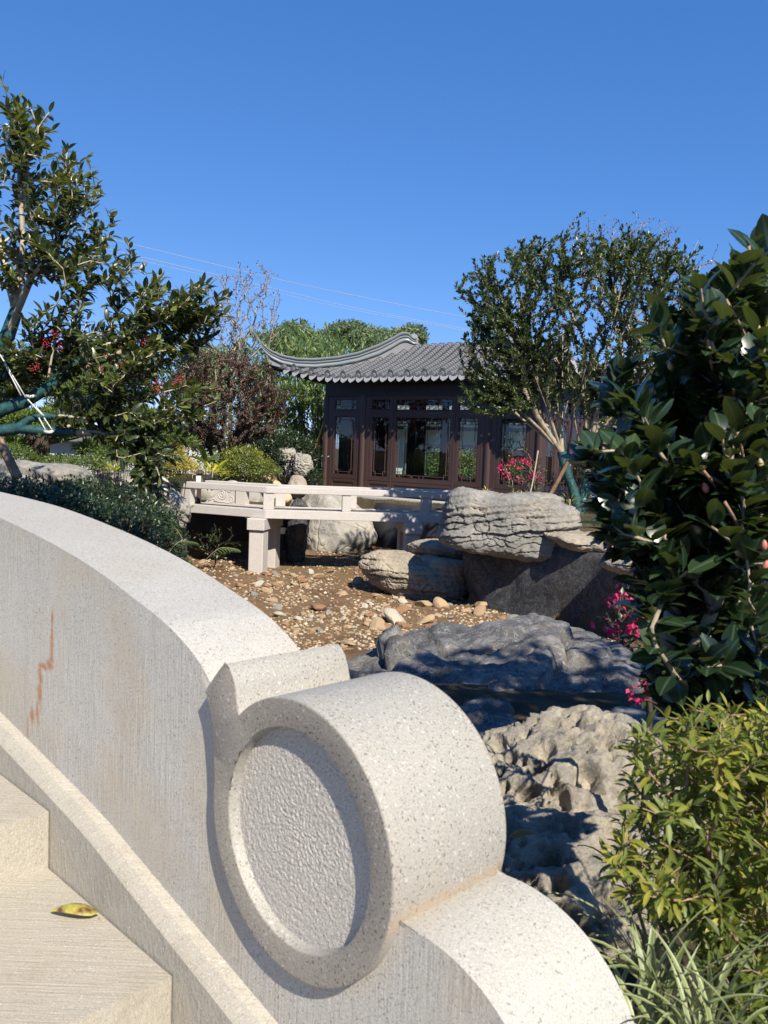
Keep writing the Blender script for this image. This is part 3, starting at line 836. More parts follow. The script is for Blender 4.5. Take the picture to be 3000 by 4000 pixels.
run(0, .16, .95, 1.10, 'edge_beam', M['bridge']); run(WB - .16, WB, .95, 1.10, 'edge_beam', M['bridge'])
# deck slabs one by one
for d_, n_, L0 in ((dl, nl, LL), (drr, nr, LR)):
    m0, m1 = mitre(.165, WB - .165); s0 = max(m0.dot(d_), m1.dot(d_)); k = int((L0 - s0) / .6)
    for i in range(k):
        a = s0 + (L0 - s0) * i / k + .004; b = s0 + (L0 - s0) * (i + 1) / k - .004
        q = [n_ * .165 + d_ * a, n_ * .165 + d_ * b, n_ * (WB - .165) + d_ * b, n_ * (WB - .165) + d_ * a]
        obj('deck_slab', quadprism(q, .97, 1.092, 'deck_slab', M['deck'], .004), zb)
m0, m1 = mitre(.165, WB - .165)
q = [m0, m1, (n_ * (WB - .165) + d_ * (s0)) if False else m1 + drr * .001, m0 + drr * max(.002, (m1 - m0).dot(drr))]
sl_ = max(m0.dot(dl), m1.dot(dl)); sr_ = max(m0.dot(drr), m1.dot(drr))
q = [m0, nl * .165 + dl * sl_, nl * (WB - .165) + dl * sl_, m1, nr * (WB - .165) + drr * sr_, nr * .165 + drr * sr_]
q2 = [];
for v in q:
    if all((v - w_).length > .01 for w_ in q2): q2.append(v)
obj('deck_slab', quadprism(q2, .97, 1.090, 'deck_slab', M['deck'], 0), zb)
run(.01, .19, 1.392, 1.507, 'hand_rail', M['bridge'], bevel=.012); run(WB - .19, WB - .01, 1.392, 1.507, 'hand_rail', M['bridge'], bevel=.012)
def post(p, d, w=.15, z0=1.1, z1=1.3915, dep=.14):
    R = Matrix.Rotation(math.atan2(d.y, d.x), 3, 'Z')
    obj('post', boxmesh('post', [((p.x, p.y, (z0 + z1) / 2), (w, dep, z1 - z0), R)], M['bridge'], .006), zb)
ms, _ = mitre(.10, .2); mf, _ = mitre(WB - .10, .2)
post(ms + drr * .03, drr, .19); post(mf + drr * .02, drr, .18)
for s in (1.42, 2.84, 4.1): post(nr * .10 + drr * s, drr, .15); post(nr * (WB - .10) + drr * (s + .18), drr, .15)
post(nl * .10 + dl * 1.72, dl, .2); post(nl * (WB - .10) + dl * 1.05, dl, .2)
def pier(c, d, w, dep):
    R = Matrix.Rotation(math.atan2(d.y, d.x), 3, 'Z')
    obj('pier_cap', boxmesh('pier_cap', [((c.x, c.y, .845), (w * 1.22, WB + .16, .208), R)], M['bridge'], .012), zb)
    n_ = Vector((-d.y, d.x))
    for s in (-1, 1):
        q = c + n_ * s * (WB / 2 - .12)
        obj('pier', boxmesh('pier', [((q.x, q.y, .34), (w, dep, .80), R)], M['bridge'], .012), zb)
pier(Vector((-.05, .45)), Vector((.985, -.17)), .26, .30)
pier(nr * .5 + drr * 2.62, drr, .26, .3)
# carved scroll stone at the far rail's end
sc0 = nl * (WB - .10) + dl * 1.20; R = Matrix.Rotation(math.atan2(dl.y, dl.x), 4, 'Z')
prof = [(0, 0), (.62, 0), (.62, .035), (.55, .05), (.48, .10), (.42, .13), (.40, .20), (.36, .28), (.29, .33), (.24, .34), (.22, .38), (.17, .42), (.10, .44), (.03, .43), (0, .41)]
bm = bmesh.new(); a = [bm.verts.new((x, -.06, z)) for x, z in prof]; b = [bm.verts.new((x, .06, z)) for x, z in prof]
bm.faces.new(a); bm.faces.new(b)
for i in range(len(prof)): bm.faces.new((a[i], a[(i + 1) % len(prof)], b[(i + 1) % len(prof)], b[i]))
Msc = T(sc0.x, sc0.y, 1.092) @ R
ss = obj('scroll_stone', bmmesh(bm, 'scroll_stone', M['bridge']), zb, Msc)
parts = []
def spiral(cx, cz, r0, turns, a0, sgn=1):
    P = []
    for t in np.linspace(0, 1, 40):
        a = a0 + sgn * turns * 2 * math.pi * t; r = r0 * (1 - .88 * t); P.append((cx + r * math.cos(a), 0, cz + r * math.sin(a)))
    return P
for yy in (-.06, .06):
    for P in (spiral(.27, .17, .11, 2.2, 2.2), spiral(.12, .31, .10, 1.8, 2.6), spiral(.06, .07, .07, 1.2, 1.2), [(.42, 0, .06), (.47, 0, .08), (.52, 0, .05), (.58, 0, .03)], [(.10, 0, .02), (.30, 0, .025), (.45, 0, .03)]):
        v, f = tube(np.array(P) + [0, yy, 0], .011, 5); parts.append((v, f))
V, F = join(parts); obj('carved_scroll', fastmesh('carved_scroll', V, F, M['bridge']), ss)

# ============================================================ POND WALLS
def wallbox(name, label, pts, z0, z1, th, mat, cat='wall'):
    V = []; F = []
    for x, y, nx_, ny_ in pts:
        V += [(x, y, z0), (x, y, z1), (x + nx_ * th, y + ny_ * th, z1), (x + nx_ * th, y + ny_ * th, z0)]
    for i in range(len(pts) - 1):
        for j in range(4): F.append((i * 4 + j, i * 4 + (j + 1) % 4, (i + 1) * 4 + (j + 1) % 4, (i + 1) * 4 + j))
    F.append((0, 1, 2, 3)); F.append(tuple(range(len(V) - 4, len(V)))[::-1])
    bm = bmesh.new(); vs = [bm.verts.new(v) for v in V]
    for f in F: bm.faces.new([vs[i] for i in f])
    bmesh.ops.subdivide_edges(bm, edges=list(bm.edges), cuts=9, use_grid_fill=True)
    vs_ = list(bm.verts); Q = np.array([v.co[:] for v in vs_]); nn = .13 * pn(Q * 1.3) + .05 * pn(Q * np.array([4, 4, 1.5]))
    for v, n_ in zip(vs_, nn): v.co.x += n_ * .7; v.co.y += n_
    o = obj(name, bmmesh(bm, name, mat, True)); return tag(o, label, cat)
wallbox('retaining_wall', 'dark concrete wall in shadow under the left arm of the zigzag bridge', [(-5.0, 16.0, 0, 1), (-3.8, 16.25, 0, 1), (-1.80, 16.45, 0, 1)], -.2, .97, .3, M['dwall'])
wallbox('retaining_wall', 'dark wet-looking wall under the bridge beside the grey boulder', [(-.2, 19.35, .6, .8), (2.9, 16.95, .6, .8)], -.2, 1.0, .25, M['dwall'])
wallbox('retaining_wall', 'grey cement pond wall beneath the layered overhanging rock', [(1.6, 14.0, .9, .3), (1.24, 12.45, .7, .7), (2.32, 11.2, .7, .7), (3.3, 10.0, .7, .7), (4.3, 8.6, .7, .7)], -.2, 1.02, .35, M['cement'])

# ============================================================ ROCKS
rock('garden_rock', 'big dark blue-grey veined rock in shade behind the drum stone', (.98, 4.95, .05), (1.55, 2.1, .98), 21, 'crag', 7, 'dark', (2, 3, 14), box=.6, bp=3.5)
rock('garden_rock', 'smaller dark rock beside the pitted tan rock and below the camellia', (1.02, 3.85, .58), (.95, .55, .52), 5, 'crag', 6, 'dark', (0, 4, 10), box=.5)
rock('garden_rock', 'pitted pale tan limestone full of holes, just right of the drum stone', (.74, 3.1, .80), (.52, .52, .45), 33, 'pit', 7, 'pit', (12, 4, 10), box=.4, bp=3)
rock('garden_rock', 'low grey and tan rock with white veins beneath the pitted rock', (.58, 2.42, .86), (.42, .40, .32), 14, 'pit', 6, 'pit', (0, 10, 30), box=.3)
rock('garden_rock', 'dark veined stone wedged low beside the drum stone', (.24, 2.45, .78), (.24, .35, .34), 44, 'lime', 6, 'dark', (0, 10, 70))
rock('garden_rock', 'large layered grey rock with ledges at the right end of the zigzag bridge', (1.78, 12.15, 1.22), (.98, .74, .44), 61, 'strata', 7, 'layer', (-4, 6, -6), layer=(-.22, 0, 1), th=.09, amp=1.0, planes=9, box=.95, bp=7)
rock('garden_rock', 'pale rough rock topping the layered rock below the azalea', (2.15, 12.6, 1.52), (.55, .4, .18), 64, 'strata', 6, 'layer', (0, 3, 10), layer=(0, 0, 1), th=.07, box=.4)
rock('garden_rock', 'flat dark slab projecting right of the layered rock', (2.95, 11.4, 1.08), (.85, .65, .15), 62, 'strata', 6, 'slab', (0, 3, 20), layer=(0, 0, 1), th=.06, box=.4)
rock('garden_rock', 'dark flat capping rock on the cement wall beneath the camellia', (3.6, 10.0, 1.05), (.95, .75, .2), 63, 'strata', 6, 'slab', (0, -3, -30), layer=(0, 0, 1), th=.07, box=.4)
rock('garden_rock', 'thin jutting ledge of brown-grey slab stone left of the layered rock', (.98, 13.6, .66), (.60, .50, .15), 71, 'strata', 6, 'slab', (0, 4, 0), layer=(.1, 0, 1), th=.05, box=.4)
rock('garden_rock', 'tan slanting slab lying on the pond bed below the ledges', (.42, 13.2, .24), (.80, .50, .36), 75, 'strata', 7, 'slab', (8, 18, -14), layer=(-.30, .3, 1), th=.08, amp=.9, box=.5, bp=4)
rock('garden_rock', 'squat brown rock in shadow behind the tan slab', (1.10, 13.3, .28), (.55, .55, .36), 76, 'strata', 6, 'slab', (0, 0, 30), th=.08, box=.4)
rock('garden_rock', 'big grey boulder with fine cracks under the middle of the zigzag bridge', (-.98, 18.9, .36), (.98, .8, .86), 83, 'boulder', 7, 'boulder', (0, 14, 20), box=.35, bp=3)
rock('garden_rock', 'tall narrow dark cement-faced stone just behind the bridge pier', (-1.66, 16.5, .45), (.22, .3, .85), 91, 'boulder', 6, 'cement', (0, 2, 0), box=.4)
rock('garden_rock', 'rugged pale grey rock overhanging at the left end of the zigzag bridge', (-3.95, 14.45, 1.10), (.62, .55, .40), 95, 'strata', 6, 'boulder', (10, 16, 30), layer=(.3, 0, 1), th=.12, amp=1.2, box=.3)
rock('garden_rock', 'jagged grey rock under dark leaves left of the zigzag bridge', (-4.45, 13.7, 1.35), (.7, .55, .42), 96, 'strata', 6, 'layer', (5, -12, 10), layer=(.3, 0, 1), th=.09, box=.3)
rock('garden_rock', 'smooth dark grey pillar rock standing under the overhang at the bridge abutment', (-3.72, 14.75, .40), (.30, .4, .80), 97, 'boulder', 6, 'cement', (0, -6, 10), box=.3)
rock('garden_rock', 'grey craggy rock on the left bank behind the dark ground cover', (-3.9, 9.6, 1.62), (.95, .6, .40), 101, 'strata', 6, 'layer', (0, -8, 0), layer=(.3, .2, 1), th=.11, amp=1.5, box=.2)
rock('garden_rock', 'grey rock at the far left edge beside the leaning log', (-4.9, 9.1, 1.55), (.6, .5, .42), 102, 'strata', 6, 'layer', (0, 6, 30), layer=(-.3, .2, 1), th=.11, amp=1.5)
rock('garden_rock', 'low grey rocks with shaded face behind the left bridge arm', (-3.55, 17.4, 1.02), (.62, .45, .40), 111, 'boulder', 5, 'boulder', (0, 0, 20), box=.3)
rock('garden_rock', 'rounded grey rock seen between the bridge rails beside the first post', (-2.75, 17.2, .95), (.40, .4, .40), 112, 'boulder', 5, 'boulder', box=.3)
rock('garden_rock', 'blocky grey rock butting the left end of the pavilion plinth', (-1.42, 19.9, .72), (.62, .42, .58), 113, 'boulder', 6, 'boulder', (0, 0, -35), planes=8, box=.7)
rock('garden_rock', 'dark streaked stone with an ochre patch beside the blocky rock', (-2.15, 19.5, .72), (.28, .3, .6), 114, 'lime', 5, 'dark')
rock('garden_rock', 'smooth tan rock beyond the bridge rail under the leaning pole', (-2.62, 18.6, 1.12), (.60, .4, .42), 115, 'boulder', 5, 'tanrock', (0, 14, 0))
rock('garden_rock', 'small brown-grey peaked rock left of the pavilion', (-1.98, 19.2, 1.30), (.28, .25, .26), 116, 'boulder', 5, 'slab', (0, 30, 0))
rock('scholar_rock', 'pale eroded scholar rock standing against dark shrubs left of the pavilion', (-1.95, 20.2, 1.78), (.27, .25, .36), 117, 'pit', 6, 'boulder', (0, 0, 0))
rock('garden_rock', 'small craggy white-veined rock left of the scholar rock', (-2.4, 20.4, 2.0), (.3, .25, .22), 118, 'pit', 5, 'boulder')

rock('soil_clod', 'crumbly orange-tan soil clod wedged between the pitted rock and the low rock', (.47, 2.72, .93), (.16, .12, .09), 130, 'lime', 5, 'tanrock', (0, 0, 20))
# loose stones on the dry bed
pool = []
sk = [(M['st_tan'], 'tan'), (M['st_pale'], 'pale'), (M['st_grey'], 'grey'), (M['st_red'], 'reddish brown')]
for mi in range(4):
    for s in range(5):
        me = rock_mesh((1, .75 + .1 * (s % 3), .55 + .12 * (s % 2)), 200 + mi * 10 + s, 'none', 3, sk[mi][0], planes=11, k=45., smooth=False)
        pool.append((me, sk[mi][1]))
gs = np.random.RandomState(5)
named = [(1545, 2420, .20, 'largest pale tan stone on the pond bed in front of the veined rock', 1), (1655, 2365, .12, 'rounded tan stone right of centre on the pond bed', 0), (1880, 2370, .15, 'lumpy tan stone nearest the grey cement wall', 0),
         (1570, 2345, .09, 'pale oval stone beside the dark foot of the tan slab', 1), (1820, 2390, .08, 'tan wedge-shaped stone left of the lumpy stone', 0), (1290, 2230, .11, 'reddish stone on the low heap in mid bed', 3),
         (1240, 2250, .13, 'tan stone topping the low heap of stones', 0), (1180, 2270, .10, 'brown stone at the left of the low heap', 3), (1060, 2345, .09, 'rounded tan stone nearest the balustrade rail', 0),
         (985, 2315, .07, 'lone grey stone on the bare soil behind the balustrade', 2), (790, 2195, .08, 'tan stone at the foot of the pillar rock', 0), (1045, 2245, .10, 'brown stone at the foot of the bridge pier', 3),
         (2010, 2420, .14, 'dark round stone in shade under the cement wall', 2), (1720, 2365, .15, 'broad flat tan stone beside the rounded stone', 0)]
allst = []
for px, py, r, lb, mi in named:
    p = onz(px, py, .03); allst.append((p[0], p[1], r, lb, mi))
def bed_px():
    while True:
        u = gs.uniform(); px = gs.uniform(700, 2350); py = gs.uniform(2140, 2520)
        p = onz(px, py, 0.); 
        if poly_sd(np.array([[p[0], p[1]]]), BED)[0] < -.1: return p, px, py
k = 0
while len(allst) < 285:
    p, px, py = bed_px()
    dens = .30 + .5 * (pn(np.array([[p[0] * .9, p[1] * .9, 3.]]))[0] > 0) + (.5 if 1400 < px < 1950 and py > 2330 else 0)
    if gs.uniform() > dens: continue
    allst.append((p[0], p[1], gs.choice([.042, .055, .07, .09, .13], p=[.30, .3, .22, .13, .05]), None, int(gs.choice([0, 1, 2, 3], p=[.42, .16, .12, .30]))))
for x, y, r, lb, mi in allst:
    me, cn = pool[mi * 5 + gs.randint(5)]
    o = obj('river_stone', me); o.location = (x, y, gh(x, y) + r * .22); o.scale = (r, r * gs.uniform(.8, 1.1), r * gs.uniform(.7, 1))
    o.rotation_euler = (gs.uniform(-.4, .4), gs.uniform(-.4, .4), gs.uniform(0, 6.28))
    tag(o, lb or 'small loose %s stone among many scattered on the dry pond bed' % cn, 'stone', 'loose %s stones on the pond bed' % cn)
def gravel(n, lo, hi, name, seed, sel=None):
    V0, F0 = ico(1); g_ = np.random.RandomState(seed); pts = []
    while len(pts) < n:
        px = g_.uniform(650, 2450, 4000); py = g_.uniform(2130, 2540, 4000)
        r = CD[None] + CR[None] * ((px - 1500) / FPX)[:, None] - CU[None] * ((py - 2000) / FPX)[:, None]
        P = CAM + r * (-EYE / r[:, 2])[:, None]; s_ = poly_sd(P[:, :2], BED)
        dn = .35 + .65 * (pn(np.c_[P[:, :2] * .9, P[:, :1] * 0 + 3]) > -.05); P = P[(s_ < -.03) & (g_.uniform(size=4000) < dn)]
        pts += list(P)
    P = np.array(pts[:n]); h, _ = height(P[:, 0], P[:, 1]); P[:, 2] = h
    r = g_.uniform(lo, hi, n) ** 1.0; sc3 = g_.uniform(.5, 1.1, (n, 3)) * r[:, None]; sc3[:, 2] *= .6
    jit = 1 + g_.uniform(-.25, .25, (n, len(V0)))
    X = V0[None] * jit[:, :, None] * sc3[:, None]; th = g_.uniform(0, 6.28, n); c_, s_ = np.cos(th)[:, None], np.sin(th)[:, None]
    X = np.stack([X[:, :, 0] * c_ - X[:, :, 1] * s_, X[:, :, 0] * s_ + X[:, :, 1] * c_, X[:, :, 2]], 2) + P[:, None]
    X[:, :, 2] += (r * .15)[:, None]
    Fa = (F0[None] + (np.arange(n) * len(V0))[:, None, None]).reshape(-1, 3)
    return fastmesh(name, X.reshape(-1, 3), Fa, M['gravel'], False, {'tint': np.repeat(g_.uniform(size=n), len(V0))})
t = NT('gravel_mix'); a = t.attr('tint')
M['gravel'] = t.done(t.ramp(a, [(0, (.20, .12, .07)), (.3, (.28, .18, .105)), (.6, (.36, .28, .18)), (.93, (.46, .41, .32)), (1, (.24, .23, .21))]), .95, None, .2)
o = obj('gravel', gravel(5200, .010, .036, 'gravel', 8), kind='stuff'); o['label'] = 'brown and tan gravel strewn over the dry pond bed'
# ============================================================ PAVILION
PZ = 1.13
pv = thing('garden_pavilion', 'dark red-brown Chinese garden pavilion with grey tiled roof and upswept corner', 'pavilion', (-1.5, 21.2, PZ), math.atan2(-.603, .797))
CX = (0, 1.17, 4.63, 5.85); DEP = 2.2
def pb(name, c, s, mat, bevel=0, parent=None, Mx=None, label=None):
    return obj(name, boxmesh(name, [(c, s)], mat, bevel), parent or pv, Mx, label=label)
# plinth
pb('plinth', (2.95, 1.1, -.62), (6.5, 2.84, 1.04), M['plinth'])
for i in range(6):
    pb('plinth_slab', (-.28 + 1.08 * i + .54, -.345, -.62), (1.07, .05, 1.0), M['plinth'], .004)
for i in range(4): pb('plinth_slab', (6.21, -.30 + .72 * i + .36, -.62), (.05, .71, 1.0), M['plinth'], .004)
for i in range(4): pb('plinth_cap', (-.34 + 1.66 * i + .83, -.22, -.058), (1.655, .38, .085), M['plcap'], .008)
for i in range(2): pb('plinth_cap', (6.09, .0 + 1.25 * i + .6, -.058), (.36, 1.24, .085), M['plcap'], .008)
pb('floor', (2.93, 1.1, -.05), (5.6, 2.0, .08), M['floor'])
# columns
def col(x, y):
    v, f = tube([(x, y, -.01), (x, y, .02), (x, y, 2.35)], [.088, .086, .084], 20)
    o = obj('column', fastmesh('column', v, f, M['wood'], True), pv); o.data.set_sharp_from_angle(angle=rad(50))
    v, f = tube([(x, y, -.012), (x, y, .03), (x, y, .05)], [.13, .125, .10], 16)
    obj('column_base', fastmesh('column_base', v, f, M['plinth'], False), o)
for x in CX:
    for y in (0, DEP): col(x, y)
# head beams
pb('head_beam', (2.925, 0, 2.50), (5.9, .13, .36), M['woodd'], .008); pb('head_beam', (2.925, DEP, 2.50), (5.9, .13, .36), M['woodd'], .008)
pb('head_beam', (0, DEP / 2, 2.50), (.13, DEP - .14, .36), M['woodd'], .008); pb('head_beam', (5.85, DEP / 2, 2.50), (.13, DEP - .14, .36), M['woodd'], .008)
pb('ceiling', (2.925, 1.1, 2.72), (6.1, 2.4, .05), M['woodd'])
def outline(x0, z0, x1, z1, w, y, th):
    return [(((x0 + x1) / 2, y, z0 + w / 2), (x1 - x0, th, w)), (((x0 + x1) / 2, y, z1 - w / 2), (x1 - x0, th, w)),
            ((x0 + w / 2, y, (z0 + z1) / 2), (w, th, z1 - z0 - 2 * w)), ((x1 - w / 2, y, (z0 + z1) / 2), (w, th, z1 - z0 - 2 * w))]
def lattice(x0, z0, x1, z1, parent, Mx, tall=True):
    b = []; t = .011; ins = .062; k = .085; Y = -.012
    hb = lambda a, c, z: b.append((((a + c) / 2, Y, z), (abs(c - a), t, t)))
    vb = lambda x, a, c: b.append(((x, Y + .0006, (a + c) / 2), (t, t, abs(c - a))))
    vb(x0 + ins, z0 + k, z1 - k); vb(x1 - ins, z0 + k, z1 - k)
    hb(x0 + k, x1 - k, z0 + ins); hb(x0 + k, x1 - k, z1 - ins)
    for sx, xx in ((1, x0), (-1, x1)):
        for sz, zz in ((1, z0), (-1, z1)):
            hb(xx, xx + sx * (k + .03), zz + sz * (k + .03)); vb(xx + sx * (k + .03), zz + sz * .0, zz + sz * (k + .03))
            hb(xx + sx * ins, xx + sx * (k + .03), zz + sz * k * .0 + sz * ins * 1.0)
    if tall:
        zm = (z0 + z1) / 2
        for sx, xx in ((1, x0), (-1, x1)):
            for dz in (-.04, .04): hb(xx, xx + sx * ins, zm + dz)
    if x1 - x0 > 1:
        xm = (x0 + x1) / 2
        for dx in (-.06, .06):
            vb(xm + dx, z0, z0 + ins); vb(xm + dx, z1 - ins, z1)
    obj('lattice', boxmesh('lattice', b, M['lattice']), parent, Mx)
def window(x0, x1, z0, z1, Mx, tall=True, name='window', wf=.075):
    fr = outline(x0, z0, x1, z1, wf, 0, .055) + outline(x0 + wf, z0 + wf, x1 - wf, z1 - wf, .018, -.004, .04) + outline(x0 + wf + .018, z0 + wf + .018, x1 - wf - .018, z1 - wf - .018, .014, .001, .03)
    o = obj(name, boxmesh(name, fr, M['wood'], .003), pv, Mx)
    a = wf + .034
    pane = fastmesh('pane', [(x0 + a, .012, z0 + a), (x1 - a, .012, z0 + a), (x1 - a, .012, z1 - a), (x0 + a, .012, z1 - a)], [(0, 1, 2, 3)], M['glass'], False)
    obj('pane', pane, o); lattice(x0 + a - .002, z0 + a - .002, x1 - a + .002, z1 - a + .002, o, None, tall)
    return o
def bay(x0, x1, Mx):
    """one leaf of the wall: skirting panel, tall window, transom light"""
    b = outline(x0, .02, x1, .335, .055, 0, .055) + outline(x0 + .055, .075, x1 - .055, .28, .014, -.012, .03)
    o = obj('skirting_panel', boxmesh('skirting_panel', b, M['wood'], .003), pv, Mx)
    pb('board', ((x0 + x1) / 2, .006, .177), (x1 - x0 - .11, .022, .20), M['wood'], 0, o)
    window(x0, x1, .345, 1.942, Mx)
    window(x0, x1, 1.945, 2.33, Mx, False, 'transom_window', .05)
def wallrun(Mx, cols, units):
    for a, b in units: bay(a, b, Mx)
    # posts that fill between the columns and the leaves
    edges = []
    for c0, c1 in zip(cols[:-1], cols[1:]):
        us = [u for u in units if u[0] > c0 and u[1] < c1]
        x = c0 + .07
        for a, b in us:
            if a - x > .01: edges.append((x, a - .002))
            x = b + .002
        if c1 - .07 - x > .01: edges.append((x, c1 - .07))
    for a, b in edges: obj('door_jamb', boxmesh('door_jamb', [(((a + b) / 2, .004, 1.165), (b - a, .075, 2.33))], M['wood'], .004), pv, Mx)
U0 = [(.20, 1.0), (1.36, 2.03), (2.07, 3.74), (3.78, 4.45), (4.83, 5.62)]
I4 = Matrix.Identity(4)
wallrun(T(0, 0, 0), CX, U0)
wallrun(T(0, DEP, 0) , CX, U0)
Ms = T(5.85, 0, 0) @ Matrix.Rotation(rad(90), 4, 'Z')
wallrun(Ms, (0, DEP), [(.18, .76), (.80, 1.40), (1.44, 2.02)])
wallrun(T(0, DEP, 0) @ Matrix.Rotation(rad(-90), 4, 'Z'), (0, DEP), [(.18, .76), (.80, 1.40), (1.44, 2.02)])

# roof surface: height over the local plan
XL, XR, YF, YB = -.62, 6.47, -.62, 2.82
FL = .42                           # how far the corners flare outwards
RX0, RX1 = 1.84, 4.01
ZE, ZR = 2.735, 3.60
def prof(s): s = np.clip(s, 0, 1); return ZE + (ZR - ZE) * (.66 * s + .34 * s * s)
def lift(a): return .36 * np.clip((2.3 - a) / 2.3, 0, 1) ** 2.2      # a: distance along the eave from the corner
def flare(a): return FL * np.clip((2.0 - a) / 2.0, 0, 1) ** 2
def zroof(x, y, side):
    if side in 'fb':
        yy = y if side == 'f' else YF + YB - y; a = np.minimum(x - XL, XR - x) + FL
        e = YF - flare(a); s = (yy - e) / (1.1 - e)
    else:
        xx = x if side == 'l' else XL + XR - x; a = np.minimum(y - YF, YB - y) + FL
        e = XL - flare(a); s = (xx - e) / (RX0 - e)
    return prof(s) + lift(a) * (1 - .8 * np.clip(s, 0, 1))
def hip_y(x):                      # front-left hip line and its mirror
    x = min(x, XL + XR - x); return YF - FL + (x - (XL - FL)) * (1.1 - YF + FL) / (RX0 - XL + FL)
def hip_x(y):
    y = min(y, YF + YB - y); return XL - FL + (y - (YF - FL)) * (RX0 - XL + FL) / (1.1 - YF + FL)
def tilerow(pts, upv, r=.078, step=.088):
    pts = np.asarray(pts); seg = np.linalg.norm(np.diff(pts, axis=0), axis=1); cum = np.concatenate([[0], np.cumsum(seg)]); L = cum[-1]
    n = max(1, int(round(L / step))); V = []; F = []; K = 7
    for i in range(n):
        for t, rr_ in ((i, r), (i + 1.12, r * .80)):
            tt = min(t / n * L, L); q = np.array([np.interp(tt, cum, pts[:, c]) for c in range(3)])
            q2 = np.array([np.interp(min(tt + .05, L), cum, pts[:, c]) for c in range(3)]); q1 = np.array([np.interp(max(tt - .05, 0), cum, pts[:, c]) for c in range(3)])
            d = nrm(q2 - q1); a = nrm(np.cross(d, [0, 0, 1.])); b = np.cross(a, d)
            for k in range(K):
                th = math.pi * k / (K - 1); V.append(q + a * math.cos(th) * rr_ + b * (math.sin(th) * rr_ * 1.0 + .004))
        o = i * 2 * K
        for k in range(K - 1): F.append((o + k, o + k + 1, o + K + k + 1, o + K + k))
        F.append(tuple(range(o, o + K)))
    return V, F
TS = .232
def eavepart(c, d, mat_cap, odd):
    """end cap and the drip shield beside it; c: eave point, d: outward direction in plan"""
    a = np.array([-d[1], d[0], 0]); dd = np.array([d[0], d[1], 0])
    V = []; F = []
    K = 9
    for off in (.0, .022):
        for k in range(K):
            th = math.pi * k / (K - 1); rr_ = .082 + .008 * math.sin(k * math.pi * .9)
            V.append(c + dd * (.012 + off) + a * math.cos(th) * rr_ + np.array([0, 0, math.sin(th) * rr_ - .018]))
        V.append(c + dd * (.012 + off) + np.array([0, 0, -.035]))
    n = K + 1; F.append(tuple(range(n))); F.append(tuple(range(n, 2 * n))[::-1])
    for k in range(n): F.append((k, (k + 1) % n, n + (k + 1) % n, n + k))
    obj('end_tile', fastmesh('end_tile', V, F, M['tile'], False), pv)
    if odd:                        # upright moulded finial on every other row
        V = []; F = []; K = 9
        for off in (-.06, -.035):
            for k in range(K):
                th = math.pi * k / (K - 1); V.append(c + dd * off + a * math.cos(th) * .085 + np.array([0, 0, .03 + math.sin(th) * .125]))
        F = [tuple(range(K)), tuple(range(K, 2 * K))[::-1]] + [(k, (k + 1) % K, K + (k + 1) % K, K + k) for k in range(K)]
        obj('finial_tile', fastmesh('finial_tile', V, F, M['tiled'], False), pv)
def drip(c, d):
    a = np.array([-d[1], d[0], 0]); dd = np.array([d[0], d[1], 0])
    sh = [(-.10, .02), (-.10, -.02), (-.088, -.052), (-.062, -.078), (-.03, -.094), (0, -.112), (.03, -.094), (.062, -.078), (.088, -.052), (.10, -.02), (.10, .02), (.05, -.004), (0, -.014), (-.05, -.004)]
    V = []
    for off in (0, .014):
        for x, z in sh: V.append(c + dd * (.03 + off - z * .45) + a * x + np.array([0, 0, z - .03]))
    n = len(sh)
    h = 2 * n; V += [c + dd * (.05) + np.array([0, 0, -.075]), c + dd * (.064) + np.array([0, 0, -.075])]
    F = []
    for k in range(n): F.append((k, (k + 1) % n, n + (k + 1) % n, n + k))
    for k in range(n): F.append((h, k, (k + 1) % n)); F.append((h + 1, n + (k + 1) % n, n + k))
    obj('drip_tile', fastmesh('drip_tile', V, F, M['tilel'], False), pv)
